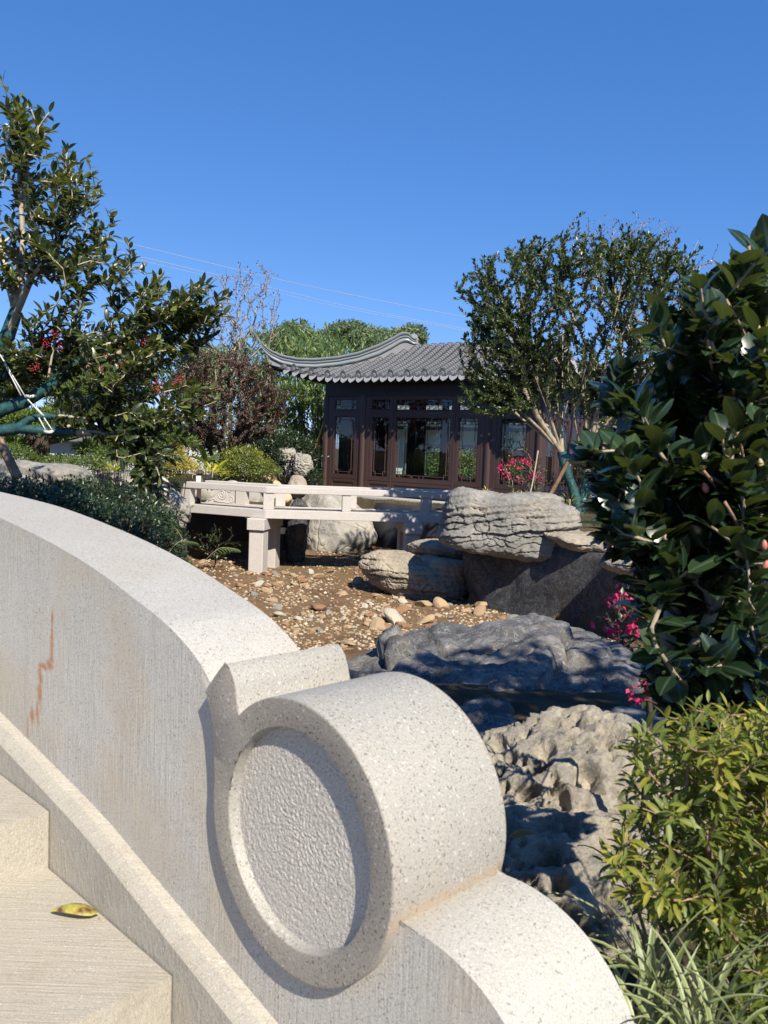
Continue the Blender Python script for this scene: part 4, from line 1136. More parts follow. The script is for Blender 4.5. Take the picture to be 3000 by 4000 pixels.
def slope(side, a0, a1):
    n = int((a1 - a0) / TS); offs = (a1 - a0 - n * TS) / 2
    out = {'f': (0, -1), 'b': (0, 1), 'l': (-1, 0), 'r': (1, 0)}[side]
    for i in range(n + 1):
        a = a0 + offs + i * TS; pts = []
        for t in np.linspace(0, 1, 14):
            if side in 'fb':
                e = YF - float(flare(min(a - XL, XR - a) + FL)); top = hip_y(a) if not RX0 < a < RX1 else 1.1; x, y = a, e + (top - e) * t
                if side == 'b': y = YF + YB - y
            else:
                e = XL - float(flare(min(a - YF, YB - a) + FL)); x, y = e + (hip_x(a) - e) * t, a
                if side == 'r': x = XL + XR - x
            pts.append((x, y, float(zroof(x, y, side))))
        pts = np.array(pts)
        if np.linalg.norm(pts[-1] - pts[0]) < .12: continue
        if side == 'f' and RX0 < a < RX1:          # rows roll over the top
            pts = np.vstack([pts, [(a, 1.17, ZR + .005), (a, 1.25, ZR - .03)]])
        v, f = tilerow(pts, None); me = fastmesh('tile_row', v, f, M['tile'], True); me.set_sharp_from_angle(angle=rad(38))
        obj('tile_row', me, pv)
        if side in 'fr':
            eavepart(pts[0], out, None, i % 2 == 0)
            nxt = a + TS / 2
            if i < n:
                if side == 'f': ye = YF - float(flare(min(nxt - XL, XR - nxt) + FL)); c = np.array([nxt, ye, float(zroof(nxt, ye, side))])
                else: xe = XR + float(flare(min(nxt - YF, YB - nxt) + FL)); c = np.array([xe, nxt, float(zroof(xe, nxt, side))])
                drip(c, out)
    # pan surface and soffit
    m = 26; k = 12; V = []; F = []
    for i in range(m + 1):
        a = a0 - .08 + (a1 - a0 + .16) * i / m
        for j in range(k + 1):
            t = j / k
            if side in 'fb':
                e = YF - float(flare(min(a - XL, XR - a) + FL)); top = (hip_y(a) if not RX0 < a < RX1 else 1.1); y = e + (max(top, e + .01) - e) * t; x = a
                if side == 'b': y = YF + YB - y
            else:
                e = XL - float(flare(min(a - YF, YB - a) + FL)); top = max(hip_x(a), e + .01); x = e + (top - e) * t; y = a
                if side == 'r': x = XL + XR - x
            V.append((x, y, float(zroof(x, y, side)) - .012))
    for i in range(m):
        for j in range(k): F.append((i * (k + 1) + j, i * (k + 1) + j + 1, (i + 1) * (k + 1) + j + 1, (i + 1) * (k + 1) + j))
    V = np.array(V); nV = len(V); V2 = V.copy(); V2[:, 2] -= .06
    F2 = [tuple(q + nV for q in f[::-1]) for f in F]
    rimF = [(i * (k + 1), (i + 1) * (k + 1), nV + (i + 1) * (k + 1), nV + i * (k + 1)) for i in range(m)]
    obj('roof_pan', fastmesh('roof_pan', np.vstack([V, V2]), F + F2 + rimF, M['tiled'], True), pv)
    # rafters
    R = 2 * TS / 2
    for i in range(n + 1):
        a = a0 + offs + i * R
        if side == 'f': ye = YF - float(flare(min(a - XL, XR - a) + FL)); p0 = (a, ye + .06); p1 = (min(max(a, .1), 5.75), .05)
        elif side == 'r': xe = XR + float(flare(min(a - YF, YB - a) + FL)); p0 = (xe - .06, a); p1 = (5.8, min(max(a, .1), 2.1))
        else: continue
        q0 = np.array([*p0, float(zroof(*p0, side)) - .115]); q1 = np.array([*p1, 2.86])
        if np.linalg.norm(q1 - q0) < .2: continue
        v, f = tube([q0, q1], .032, 6); obj('rafter', fastmesh('rafter', v, f, M['wood'], False), pv)
slope('f', XL - FL + .03, XR + FL - .03); slope('r', YF - FL + .03, YB + FL - .03); slope('l', YF - FL + .03, YB + FL - .03); slope('b', XL - FL + .03, XR + FL - .03)
v = []
obj('eave_board', boxmesh('eave_board', [((2.925, YF + .10, ZE - .10), (3.6, .03, .06))], M['woodd']), pv)
# upswept hip ridges: the front-left one is measured, the others repeat it
A0 = np.array([-1.5, 21.2]); uu = np.array([.797, -.603]); vv = np.array([.603, .797])
h0 = np.array([-1.30, -1.30]); h1 = np.array([RX0, 1.1])
def hip_at(px, py):
    """point over the hip line's plan that the photograph shows at px, py"""
    r = ray(px, py); best = None
    w0 = A0 + uu * h0[0] + vv * h0[1]; w1 = A0 + uu * h1[0] + vv * h1[1]; d = w1 - w0
    s = np.linalg.solve(np.array([r[:2], -d]).T, w0)
    return s[1], (CAM + r * s[0])[2] - PZ
topc = [hip_at(*q) for q in [(990, 1284), (1003, 1308), (1025, 1340), (1055, 1365), (1100, 1385), (1160, 1397), (1230, 1399), (1320, 1391), (1400, 1374), (1480, 1343), (1530, 1318), (1562, 1300), (1580, 1296), (1598, 1300), (1612, 1320)]]
botc = [hip_at(*q) for q in [(998, 1300), (1012, 1335), (1030, 1375), (1060, 1403), (1100, 1424), (1160, 1437), (1230, 1440), (1320, 1431), (1400, 1416), (1480, 1390), (1530, 1364), (1562, 1344), (1580, 1337), (1598, 1338), (1612, 1348)]]
sec = [(0, 1), (.05, .985), (.08, .90), (.078, .80), (.055, .73), (.032, .70), (.032, .66), (.058, .63), (.062, .56), (.055, .50), (.030, .47), (.030, .41), (.07, .38), (.098, .27), (.098, .14), (.07, .03), (.03, 0)]
sec = sec + [(-x, z) for x, z in sec[::-1] if x > 0]
def hipridge(mx, my):
    hd = nrm(h1 - h0); side = np.array([-hd[1], hd[0]])
    st_ = np.array([q[0] for q in topc]); zt = np.array([q[1] for q in topc]); sb = np.array([q[0] for q in botc]); zb_ = np.array([q[1] for q in botc])
    sm = np.linspace(min(st_), 1.0, 60); V = []; F = []; Vb = []; n = len(sec)
    for s in sm:
        p = h0 + (h1 - h0) * s; zt_ = np.interp(s, st_, zt); z0_ = np.interp(s, sb, zb_)
        if s < sb[0]: z0_ = np.interp(s, [st_[0], sb[0]], [zt[0] - .02, zb_[0]])
        if z0_ > zt_ - .07: z0_ = zt_ - .07
        k = np.clip((zt_ - z0_) / .22, .3, 1)
        for x, z in sec: V.append((p[0] + side[0] * x * k, p[1] + side[1] * x * k, z0_ + z * (zt_ - z0_)))
        zr = float(zroof(p[0], p[1], 'f')) - .03
        if s > .09:
            for x in (.045, -.045): Vb += [(p[0] + side[0] * x, p[1] + side[1] * x, min(zr, z0_ - .02)), (p[0] + side[0] * x, p[1] + side[1] * x, z0_ + .01)]
    for i in range(len(sm) - 1):
        for j in range(n): F.append((i * n + j, i * n + (j + 1) % n, (i + 1) * n + (j + 1) % n, (i + 1) * n + j))
    F += [tuple(range(n))[::-1], tuple(range((len(sm) - 1) * n, len(sm) * n))]
    Vb = np.array(Vb); nb = len(Vb) // 4; Fb = []
    for i in range(nb - 1):
        for a, b in ((0, 1), (1, 3), (3, 2), (2, 0)): Fb.append((i * 4 + a, i * 4 + b, (i + 1) * 4 + b, (i + 1) * 4 + a))
    Fb += [(0, 1, 3, 2), ((nb - 1) * 4, (nb - 1) * 4 + 2, (nb - 1) * 4 + 3, (nb - 1) * 4 + 1)]
    def mir(V):
        V = np.array(V, float)
        if mx: V[:, 0] = XL + XR - V[:, 0]
        if my: V[:, 1] = YF + YB - V[:, 1]
        return V
    me = fastmesh('hip_ridge', mir(V), F, M['ridge'], True); me.set_sharp_from_angle(angle=rad(55))
    o = obj('hip_ridge', me, pv); obj('ridge_base', fastmesh('ridge_base', mir(Vb), Fb, M['plaster'], False), o)
    # hip rafter beam below the corner
    P0 = mir([(XL - FL + .06, YF - FL + .06, float(zroof(XL - FL, YF - FL, 'f')) - .12)])[0]; P1 = mir([(.05, .05, 2.72)])[0]
    v, f = tube([P0, P1], [.05, .07], 4); obj('hip_rafter', fastmesh('hip_rafter', v, f, M['woodd'], False), pv)
for a in (0, 1):
    for b in (0, 1): hipridge(a, b)
# soffit boards closing the eaves
for side in 'fr':
    pass

# things behind the glass
wb = thing('white_house', 'white rendered house with grey tiled eave and grey-framed opening behind the pavilion', 'house', (-1.5, 21.2, 0), math.atan2(-.603, .797))
pbw = lambda n_, c, s, m, b=0, p=None: obj(n_, boxmesh(n_, [(c, s)], m, b), p or wb)
YW = 7.2
pbw('wall', (-2.55, YW, 1.9), (1.15, .25, 2.0), M['white']); pbw('wall', (.6, YW, 2.66), (5.14, .25, .46), M['white']); pbw('wall', (3.6, YW, 1.9), (.85, .25, 2.0), M['white'])
pbw('wall', (-1.0, YW + 3.2, 1.9), (11, .25, 3.0), M['woodd'])  # dark backdrop, its colour standing in for the unlit house interior
fr = obj('window', boxmesh('window', outline(-2.62, 1.05, -2.05, 2.45, .07, YW - .16, .10), M['gframe'], .006), wb)
pbw('pane', (-2.335, YW - .135, 1.75), (.43, .01, 1.26), M['woodd'], 0, fr)
pbw('lintel', (.6, YW - .14, 2.40), (5.1, .12, .08), M['gframe'], .004)
pbw('bench', (.6, YW - .6, 1.25), (5.0, .35, .08), M['plcap'], .01)
obj('eave', boxmesh('eave', [((.2, YW - .15, 3.0), (9.6, 1.3, .10))], M['woodd']), wb)
obj('roof', fastmesh('roof', [(-4.6, YW - .85, 3.08), (5.0, YW - .85, 3.08), (5.0, YW + 2.5, 4.7), (-4.6, YW + 2.5, 4.7), (-4.6, YW - .85, 2.98), (5.0, YW - .85, 2.98), (5.0, YW + 2.5, 4.6), (-4.6, YW + 2.5, 4.6)], [(0, 1, 2, 3), (7, 6, 5, 4), (0, 4, 5, 1), (1, 5, 6, 2), (2, 6, 7, 3), (3, 7, 4, 0)], M['tiled'], False), wb)
for i in range(40):
    x = -4.5 + .24 * i; v, f = tilerow([(x, YW - .87, 3.10), (x, YW + .5, 3.76)], None, .08, .14); obj('tile_row', fastmesh('tile_row', v, f, M['tilel'], True), wb)
# background garden wall
gw = thing('garden_wall', 'long white garden wall with grey tile coping behind the trees on the left', 'wall')
for i in range(7):
    x = -19 + i * 2.6
    obj('wall_panel', boxmesh('wall_panel', [((x, 30 + i * .1, 1.65), (2.58, .25, 1.5))], M['gwhite']), gw)
    obj('coping', boxmesh('coping', [((x, 30 + i * .1, 2.48), (2.6, .55, .10)), ((x, 30 + i * .1, 2.56), (2.6, .3, .08))], M['tile']), gw)
sw = thing('low_garden_wall', 'stretch of grey-tiled white wall glimpsed between the clipped pines', 'wall')
obj('wall_panel', boxmesh('wall_panel', [((-7.6, 19.5, 1.5), (3.0, .22, 1.3))], M['gwhite']), sw)
obj('coping', boxmesh('coping', [((-7.6, 19.5, 2.25), (3.1, .8, .22)), ((-7.6, 19.5, 2.40), (3.1, .45, .14))], M['tile']), sw)

# garden lamp
c = at(777, 1941, 15.9); lp = thing('garden_lamp', 'brown post lantern with glass sides beside the left bridge rail', 'lamp', (c[0], c[1], 1.08))
obj('post', boxmesh('post', [((0, 0, .17), (.07, .07, .34))], M['lampm'], .004), lp)
obj('lantern', boxmesh('lantern', [((0, 0, .35), (.13, .13, .02)), ((0, 0, .555), (.13, .13, .02))] + [((sx * .055, sy * .055, .45), (.014, .014, .2)) for sx in (-1, 1) for sy in (-1, 1)], M['lampm'], .002), lp)
obj('glass', boxmesh('glass', [((0, 0, .45), (.10, .10, .18))], simple('frosted_lamp_glass', (.5, .55, .53), .3)), lp)
bm = bmesh.new(); bmesh.ops.create_cone(bm, cap_ends=True, segments=4, radius1=.13, radius2=.03, depth=.07)
bmesh.ops.rotate(bm, verts=bm.verts, matrix=Matrix.Rotation(rad(45), 3, 'Z')); bmesh.ops.translate(bm, verts=bm.verts, vec=(0, 0, .605))
obj('lamp_roof', bmmesh(bm, 'lamp_roof', M['lampm']), lp)

# overhead cables
for k, (lb, L) in enumerate([('highest of the three overhead cables crossing the sky', [(200, 875), (1000, 1071), (1324 + 90, 1160), (1835, 1241), (2500, 1350)]),
                             ('middle of the three overhead cables crossing the sky', [(200, 920), (1000, 1110), (1374, 1200), (1808, 1283), (2500, 1400)]),
                             ('lowest of the three overhead cables crossing the sky', [(200, 935), (1000, 1123), (1324, 1200), (1808, 1290), (2500, 1412)])]):
    P = spline([at(px, py, 48 - i * 1.5) for i, (px, py) in enumerate(L)], 30)
    v, f = tube(P, .011 if k < 2 else .009, 6); o = obj('overhead_cable', fastmesh('overhead_cable', v, f, M['cable'], True)); tag(o, lb, 'cable')
def pole(name, label, p0, p1, r, mat, cat='pole'):
    P = spline([p0, (np.array(p0) + p1) / 2 + [.01, 0, -.01], p1], 8); v, f = tube(P, np.linspace(r, r * .85, 8), 9)
    o = obj(name, fastmesh(name, v, f, M[mat], True)); tag(o, label, cat); return o
pole('wooden_prop', 'brown wooden prop leaning left beside the tan rock near the pavilion', at(1085, 1890, 18.9), at(955, 1690, 18.9), .045, 'pole')
pole('wooden_prop', 'thick brown log leaning at the far left edge above the dark ground cover', at(70, 1868, 8.2), at(-40, 1650, 8.2), .048, 'barkr')
pole('wooden_prop', 'dark wooden prop leaning against the right-hand tree', at(2110, 2000, 12.9), at(2235, 1770, 12.9), .032, 'pole')
pole('bamboo_pole', 'yellow bamboo pole leaning beside the pavilion corner column', at(1215, 1790, 21.5), at(1268, 1640, 21.5), .028, 'ypole')
pole('bamboo_pole', 'pale thin pole slanting under the upswept roof corner', at(1035, 1520, 21.9), at(1048, 1462, 21.9), .02, 'barkp')
# white strap slung over the branches
# ============================================================ TREES AND PLANTS
def plant(name, label, cat, root, seeds, A, leaf, tip=.004, per=6, back=.25, L=(.05, .08), mat='lf_left', tpl='mid', lowtpl=None, bark='bark', nobj=0, step=.2, jitter=.03, bend=.35, rise=0,
          spread=.5, lift=.3, tr=(0, 1), Wd=1.0, tsc=1.5, wrap=None, twig=.012, maxr=.2, seed=0, droop=0, power=2.3, flat=0):
    r = thing(name, label, cat, tuple(root)); base = np.array(root, float)
    g_ = np.random.RandomState(seed + 100)
    t = Tree(seeds); t.grow(np.asarray(A), step=step, jitter=jitter, bend=bend, rise=rise, rng=g_); t.radii(tip, power, maxr)
    P_ = np.array(t.P); w = None
    if wrap is not None:
        w = wrap(P_)
        me = t.mesh('trunk_wrap', twig * 1.2, 9, M['wrap'], base, 9, w, 1.14)
        if me: obj('trunk_wrap', me, r)
        me = t.mesh('trunk', twig, 9, M[bark], base, 9)
    else: me = t.mesh('trunk', twig, 9, M[bark], base, 8)
    if me: obj('trunk', me, r)
    me = t.mesh('twigs', 0, twig, M[bark], base, 4)
    if me: obj('twigs', me, r, kind='stuff')
    if leaf:
        P, D, U, Ls = t.shoots(per, back, spread, L, lift, flat, g_)
        if droop: D = nrm(D + np.array([0, 0, -droop]))
        foliage(r, P, D, U, Ls, tpl, M[mat], tints(P, tr[0], tr[1], seed, tsc), nobj, Wd, lowtpl)
    return r, t
def A_(px, py, Y): return at(px, py, Y)
def blobpx(n, px, py, Y, rx, ry, rd, shell=0, seed=0, **k):
    c = at(px, py, Y); s = Y / FPX; return blob(n, c, (rx * s, rd, ry * s), shell, seed, **k)

# --- right-hand multi-stemmed tree
rb = at(2262, 2010, 13.0); rb[2] = gh(rb[0], rb[1])
S = []
S.append([rb, at(2235, 1900, 13), at(2215, 1850, 13), at(2195, 1770, 13), at(2190, 1680, 13), at(2185, 1640, 12.95)])
S.append([rb, at(2290, 1900, 13.05), at(2290, 1850, 13.05), at(2290, 1760, 13.05), at(2330, 1680, 13.1), at(2350, 1560, 13.2)])
S.append([S[0][3], at(2140, 1690, 12.9), at(2095, 1620, 12.8), at(2050, 1560, 12.6), at(1940, 1500, 12.4)])
S.append([S[0][4], at(2210, 1600, 13), at(2230, 1520, 13), at(2200, 1450, 13.1), at(2160, 1380, 13.2)])
S.append([S[0][2], at(2260, 1720, 12.9), at(2240, 1620, 12.7), at(2270, 1500, 12.6), at(2300, 1400, 12.5)])
S.append([S[1][3], at(2320, 1600, 13.4), at(2380, 1480, 13.6), at(2420, 1380, 13.7)])
S.append([S[1][4], at(2420, 1600, 13.3), at(2500, 1480, 13.5), at(2540, 1350, 13.6)])
S.append([S[0][5], at(2140, 1560, 13.2), at(2080, 1480, 13.3), at(2020, 1400, 13.5)])
for (tx, ty, dY, k) in [(1890, 1480, -.5, 0), (1930, 1350, .3, 0), (2010, 1280, -.6, 0), (2060, 1180, .5, 0), (2130, 1120, -.3, 0), (2200, 1060, .6, 0), (2280, 1080, -.6, 1), (2350, 1040, .4, 1), (2430, 1100, -.4, 1), (2500, 1130, .5, 1), (2580, 1230, -.2, 1), (2650, 1330, .3, 1), (2560, 1420, -.5, 1), (1960, 1580, .2, 0)]:
    b_ = S[k][3 if k == 0 else 2]; bx, by = (2195, 1770) if k == 0 else (2290, 1850)
    S.append([b_, at(bx * .72 + tx * .28, by * .68 + ty * .32, 13 + dY * .3), at(bx * .40 + tx * .60, by * .36 + ty * .64, 13 + dY * .8), at(tx, ty, 13 + dY)])
A = np.vstack([blobpx(1250, 2280, 1225, 13.2, 490, 315, 1.5, .35, 3), blobpx(260, 1960, 1380, 12.8, 170, 190, .8, .3, 4), blobpx(340, 2590, 1220, 13.4, 220, 240, .9, .4, 5),
               blobpx(120, 2270, 1010, 13.2, 300, 90, .9, .2, 6), blobpx(150, 2020, 1230, 13, 180, 200, .8, .3, 7), blobpx(70, 1950, 1570, 12.5, 150, 60, .4, .2, 8), blobpx(60, 2500, 1470, 13.2, 180, 120, .7, 0, 9),
               blobpx(50, 2480, 980, 13.2, 120, 50, .4, .2, 10), blobpx(110, 2260, 1480, 13, 380, 130, 1.0, 0, 12), blobpx(110, 1930, 1520, 12.6, 150, 90, .5, 0, 13), blobpx(120, 2420, 1520, 13.2, 220, 110, .8, 0, 14)])
def wr(P):
    x, y, z = project(P); return (y > 1765) & (y < 1925)
plant('broadleaf_tree', 'tall multi-stemmed evergreen tree with teal-wrapped stems right of the pavilion', 'tree', rb, S, A, True, tip=.0036, per=(18, 27), back=.36, L=(.05, .082), mat='lf_right', tpl='low', bark='bark', nobj=120,
      step=.16, jitter=.018, bend=.6, rise=.16, spread=.55, lift=.4, tr=(.15, 1), wrap=wr, seed=3, tsc=2.2, twig=.011, power=2.25)
# thin bare tree behind it
c0 = at(2350, 1900, 17.5); c0[2] = 1.2
A = np.vstack([blobpx(260, 2500, 1080, 17.5, 260, 230, 1, .3, 21), blobpx(60, 2330, 940, 17.5, 160, 90, .8, .2, 22), blobpx(50, 2780, 1130, 17.5, 130, 150, .8, .2, 23)])
plant('sparse_tree', 'nearly bare tree with tiny red-brown leaves rising behind the right-hand tree', 'tree', c0, [[c0, at(2370, 1600, 17.5), at(2420, 1350, 17.5)]], A, True, tip=.0045, per=(3, 6), back=.4, L=(.04, .07),
      mat='lf_purp', tpl='dia', bark='bark', step=.2, jitter=.035, bend=.5, rise=.15, spread=1, seed=9)

# --- left tree: wrapped limbs reaching in from beyond the frame
Yt = 5.6
lb0 = at(-420, 2150, 5.9); lb0[2] = gh(lb0[0], lb0[1])
mid = at(-260, 1790, 5.8)
l1 = [mid, at(-80, 1650, 5.7), at(0, 1605, 5.6), at(90, 1572, 5.6), at(180, 1520, 5.6), at(250, 1465, 5.6), at(325, 1435, 5.6), at(420, 1400, 5.6), at(520, 1400, 5.5)]
l2 = [mid, at(-60, 1690, 5.5), at(60, 1675, 5.5), at(110, 1640, 5.5), at(160, 1627, 5.5), at(265, 1627, 5.5), at(330, 1618, 5.5), at(400, 1590, 5.45), at(440, 1535, 5.4), at(455, 1500, 5.4)]
l3 = [l2[2], at(110, 1678, 5.45), at(200, 1685, 5.45), at(300, 1690, 5.4), at(420, 1695, 5.4), at(560, 1665, 5.3), at(700, 1640, 5.3)]
l4 = [mid, at(-140, 1560, 6.0), at(-30, 1380, 6.0), at(30, 1310, 6.0), at(62, 1220, 6.0), at(80, 1060, 6.0), at(90, 930, 6.0), at(80, 760, 6.0), at(70, 560, 6.0)]
l5 = [l4[4], at(40, 1130, 6.1), at(10, 980, 6.2), at(-30, 800, 6.3)]
l6 = [l4[3], at(120, 1090, 5.8), at(180, 1010, 5.7), at(250, 960, 5.6)]
l7 = [l1[6], at(425, 1290, 5.6), at(455, 1220, 5.6), at(470, 1130, 5.6)]
l8 = [l1[4], at(215, 1320, 5.6), at(250, 1235, 5.6), at(270, 1180, 5.6)]
A = np.vstack([blobpx(150, 60, 760, 6.0, 330, 330, .9, .35, 31), blobpx(55, 260, 850, 5.7, 170, 230, .5, .2, 32), blobpx(50, -100, 560, 6.1, 300, 200, .8, .3, 33), blobpx(26, 95, 480, 6, 55, 110, .3, 0, 34),
               blobpx(56, 640, 1230, 5.5, 220, 120, .4, .15, 35), blobpx(26, 810, 1190, 5.4, 100, 80, .3, 0, 36), blobpx(38, 250, 1290, 5.6, 140, 90, .4, .1, 37), blobpx(34, 520, 1390, 5.4, 220, 80, .4, .1, 38),
               blobpx(30, 90, 1390, 5.6, 140, 60, .4, 0, 39), blobpx(24, 600, 1650, 5.3, 170, 110, .3, 0, 40), blobpx(20, 620, 1830, 5.2, 110, 100, .3, 0, 41), blobpx(20, 350, 1090, 5.6, 120, 130, .3, 0, 42),
               blobpx(14, 500, 1060, 5.6, 180, 110, .3, 0, 43), blobpx(20, 760, 1560, 5.3, 120, 80, .3, 0, 44), blobpx(30, 480, 1510, 5.4, 170, 70, .3, 0, 45), blobpx(30, 250, 1400, 5.7, 200, 70, .4, 0, 46), blobpx(34, 420, 1620, 5.6, 190, 90, .4, 0, 47), blobpx(26, 560, 1750, 5.3, 120, 100, .3, 0, 48), blobpx(24, 60, 1480, 5.9, 120, 60, .3, 0, 49), blobpx(30, 700, 1260, 5.4, 160, 110, .4, 0, 50)])
def wl_(P):
    x, y, z = project(P); a = (x < 345) & (y > 1395) & (z < 5.9); b = (x < 285) & (y > 1560); c = (x < 330) & (y > 1650); d = (y > 1215) & (z > 5.85)
    return a | b | c | d
lt, ltt = plant('broadleaf_tree', 'near left tree with broad olive leaves, red berries and teal-wrapped limbs', 'tree', lb0, [[lb0, at(-360, 1980, 5.9), mid], l1, l2, l3, l4, l5, l6, l7, l8], A, True, tip=.0036, per=(11, 17), back=.30,
      L=(.055, .092), mat='lf_left', tpl='mid', bark='barkp', nobj=300, step=.14, jitter=.014, bend=.4, rise=.12, spread=.62, lift=.18, tr=(0, .85), wrap=wl_, seed=5, tsc=1.2, twig=.011, maxr=.045, power=1.9, droop=.12)
V0, F0 = ico(1)
for i, (px, py) in enumerate([(136, 1432), (179, 1346), (165, 1330), (215, 1305), (431, 1395), (440, 1420), (480, 1428), (550, 1452), (484, 1485), (623, 1518), (676, 1505), (420, 1730), (612, 1500), (235, 1352), (300, 1340), (560, 1330), (500, 1470), (340, 1380), (700, 1480), (400, 1440)]):
    c = at(px, py, 5.3 + .1 * (i % 3)); V = []; F = []; gg = np.random.RandomState(i)
    for k in range(20):
        o_ = len(V); q = c + gg.normal(size=3) * [.014, .014, .017]; V += list(V0 * .0045 + q - lb0); F += [tuple(a + o_ for a in f) for f in F0]
    obj('berry_cluster', fastmesh('berry_cluster', V, F, M['berry'], True), lt)
# white strap over the limbs
parts = []
for a, b in (((0, 1385), (100, 1552)), ((18, 1420), (82, 1545)), ((108, 1560), (165, 1622)), ((140, 1590), (172, 1625)), ((152, 1632), (180, 1685)), ((172, 1632), (205, 1682))):
    p = spline([at(*a, 5.42), at(*b, 5.42)], 4); v, f = tube(p, .0045, 5); parts.append((v, f))
for c_, s_ in (((122, 1547), 5.52), ((193, 1686), 5.36)):
    p = [at(c_[0] - 20, c_[1], s_), at(c_[0], c_[1] + 3, s_ - .05), at(c_[0] + 14, c_[1] - 2, s_)]; v, f = tube(spline(p, 6), .011, 6); parts.append((v, f))
V, F = join(parts); o = obj('white_strap', fastmesh('white_strap', V, F, M['strap'], True)); tag(o, 'white webbing strap tied round the teal-wrapped limbs of the left tree', 'strap')

# --- camellia at the right edge
cb_ = np.array([.80, 1.78, 0]); cb_[2] = gh(cb_[0], cb_[1])
def camA(n, seed, Y0=1.45, Y1=1.85, inset=35):
    g_ = np.random.RandomState(seed); out = []
    edge = [(900, 3000), (1100, 2750), (1250, 2560), (1400, 2480), (1550, 2350), (1750, 2270), (1900, 2260), (2100, 2330), (2300, 2480), (2500, 2530), (2650, 2560), (2760, 2680)]
    ey = [e[0] for e in edge]; ex = [e[1] for e in edge]
    while len(out) < n:
        py = g_.uniform(930, 2760); px = g_.uniform(2200, 3060); Y = g_.uniform(Y0, Y1)
        lim = np.interp(py, ey, ex) + 150 * pn(np.array([[px / 190., py / 110., seed]]))[0] + 60 * pn(np.array([[px / 60., py / 50., seed]]))[0]
        if px < lim + inset: continue
        out.append(at(px, py, Y))
    return np.array(out)
_c = lambda x, y, z: np.array([x, y, z])
stems = [[cb_, _c(.78, 1.72, 1.5), _c(.80, 1.7, 1.9), _c(.80, 1.68, 2.4)], [cb_, _c(.68, 1.68, 1.5), _c(.56, 1.65, 1.85), _c(.60, 1.65, 2.2)],
         [cb_, _c(.84, 1.62, 1.5), _c(.90, 1.6, 2.0)], [cb_, _c(.72, 1.8, 1.5), _c(.66, 1.8, 1.9), _c(.72, 1.8, 2.3)]]
cm, cmt = plant('camellia_bush', 'large camellia bush with glossy dark leaves and pink-tipped buds filling the right edge', 'bush', cb_, stems, np.vstack([camA(330, 1), camA(230, 2, 1.6, 1.85, 60)]), True, tip=.0026, per=(8, 13), back=.14, L=(.034, .070), mat='lf_cam', tpl='big', bark='bark',
      nobj=300, step=.07, jitter=.004, bend=.35, rise=.05, spread=.62, lift=.12, tr=(0, .8), seed=7, tsc=3, twig=.006, maxr=.022, Wd=1.5, lowtpl='mid', power=2.0)
def bud(px, py, Y, red):
    c = at(px, py, Y * .80); V, F = ico(2); V = V.copy(); t_ = V[:, 2]; V[:, :2] *= (1 - .35 * np.clip(t_, 0, 1))[:, None]; V = V * [.0060, .0060, .0105]
    R_ = Vector((random.uniform(-.5, .3), -.2, 1)).to_track_quat('Z', 'Y').to_matrix().to_4x4()
    me = fastmesh('flower_bud', V, F, M['budred' if red else 'bud'], True); obj('flower_bud', me, cm, T(*(c - cb_)) @ R_)
for px, py, Y, rd_ in [(2600, 1730, 1.9, 0), (2735, 1340, 1.95, 0), (2870, 1520, 1.9, 1), (2755, 1905, 1.85, 1), (2960, 1290, 1.9, 0), (2970, 1812, 1.85, 0), (2440, 1745, 2.0, 0), (2985, 2130, 1.8, 1), (2395, 1740, 2.1, 1), (2925, 1070, 2.0, 0), (2620, 1430, 2.0, 0), (2840, 1600, 1.9, 0), (2380, 2140, 2.1, 1), (2990, 2210, 1.8, 1)]: bud(px, py, Y, rd_)
for (a, b, Y) in [((2925, 960), (2935, 1160), 2.0), ((2845, 1040), (2870, 1110), 2.0), ((2815, 1060), (2860, 1120), 2.02), ((2765, 1330), (2790, 1550), 1.9), ((2835, 1170), (2925, 1350), 1.9), ((2880, 1690), (2910, 1850), 1.85), ((2740, 1830), (2810, 1930), 1.85), ((2830, 1960), (2900, 2100), 1.8)]:
    Y *= .79; v, f = tube(spline([at(*a, Y), at((a[0] + b[0]) / 2 + 5, (a[1] + b[1]) / 2, Y + .02), at(*b, Y + .12)], 6) - cb_, .0028, 6); obj('stem', fastmesh('stem', v, f, M['barkr'], True), cm)

# --- pink bougainvillea in the shade behind the camellia
def flowers(root, pts, n, r, mat, seed, name='blossom', size=(.02, .032)):
    g_ = np.random.RandomState(seed)
    for c in pts:
        P = c + g_.normal(size=(n, 3)) * r; D = nrm(g_.normal(size=(n, 3)) + [0, -.4, .3]); U = nrm(g_.normal(size=(n, 3)) + [0, -.8, .8])
        obj(name, leaves(name, P - np.array(root.location), D, U, g_.uniform(*size, n), 'low', mat, g_.uniform(size=n), 1.5), root)
b0 = np.array([.85, 2.6, 0]); b0[2] = gh(*b0[:2])
A = np.vstack([blobpx(34, 2480, 2420, 2.4, 120, 150, .12, .1, 51), blobpx(20, 2620, 2640, 2.3, 160, 120, .12, 0, 52)])
bg_, _ = plant('bougainvillea', 'bougainvillea with magenta blossoms in deep shade under the camellia', 'shrub', b0, [[b0, b0 + [0, 0, .5]]], A, True, tip=.003, per=(3, 6), back=.12, L=(.02, .032), mat='lf_hedge', tpl='low', bark='barkd', step=.07, jitter=.01, seed=51)
flowers(bg_, [at(px, py, 2.25) for px, py in [(2430, 2310), (2470, 2330), (2400, 2360), (2480, 2400), (2520, 2440), (2400, 2470), (2380, 2450), (2560, 2450), (2600, 2430), (2450, 2480), (2660, 2290), (2530, 2700), (2480, 2720), (2630, 2690)]], 15, .015, M['petal'], 1, size=(.012, .02))

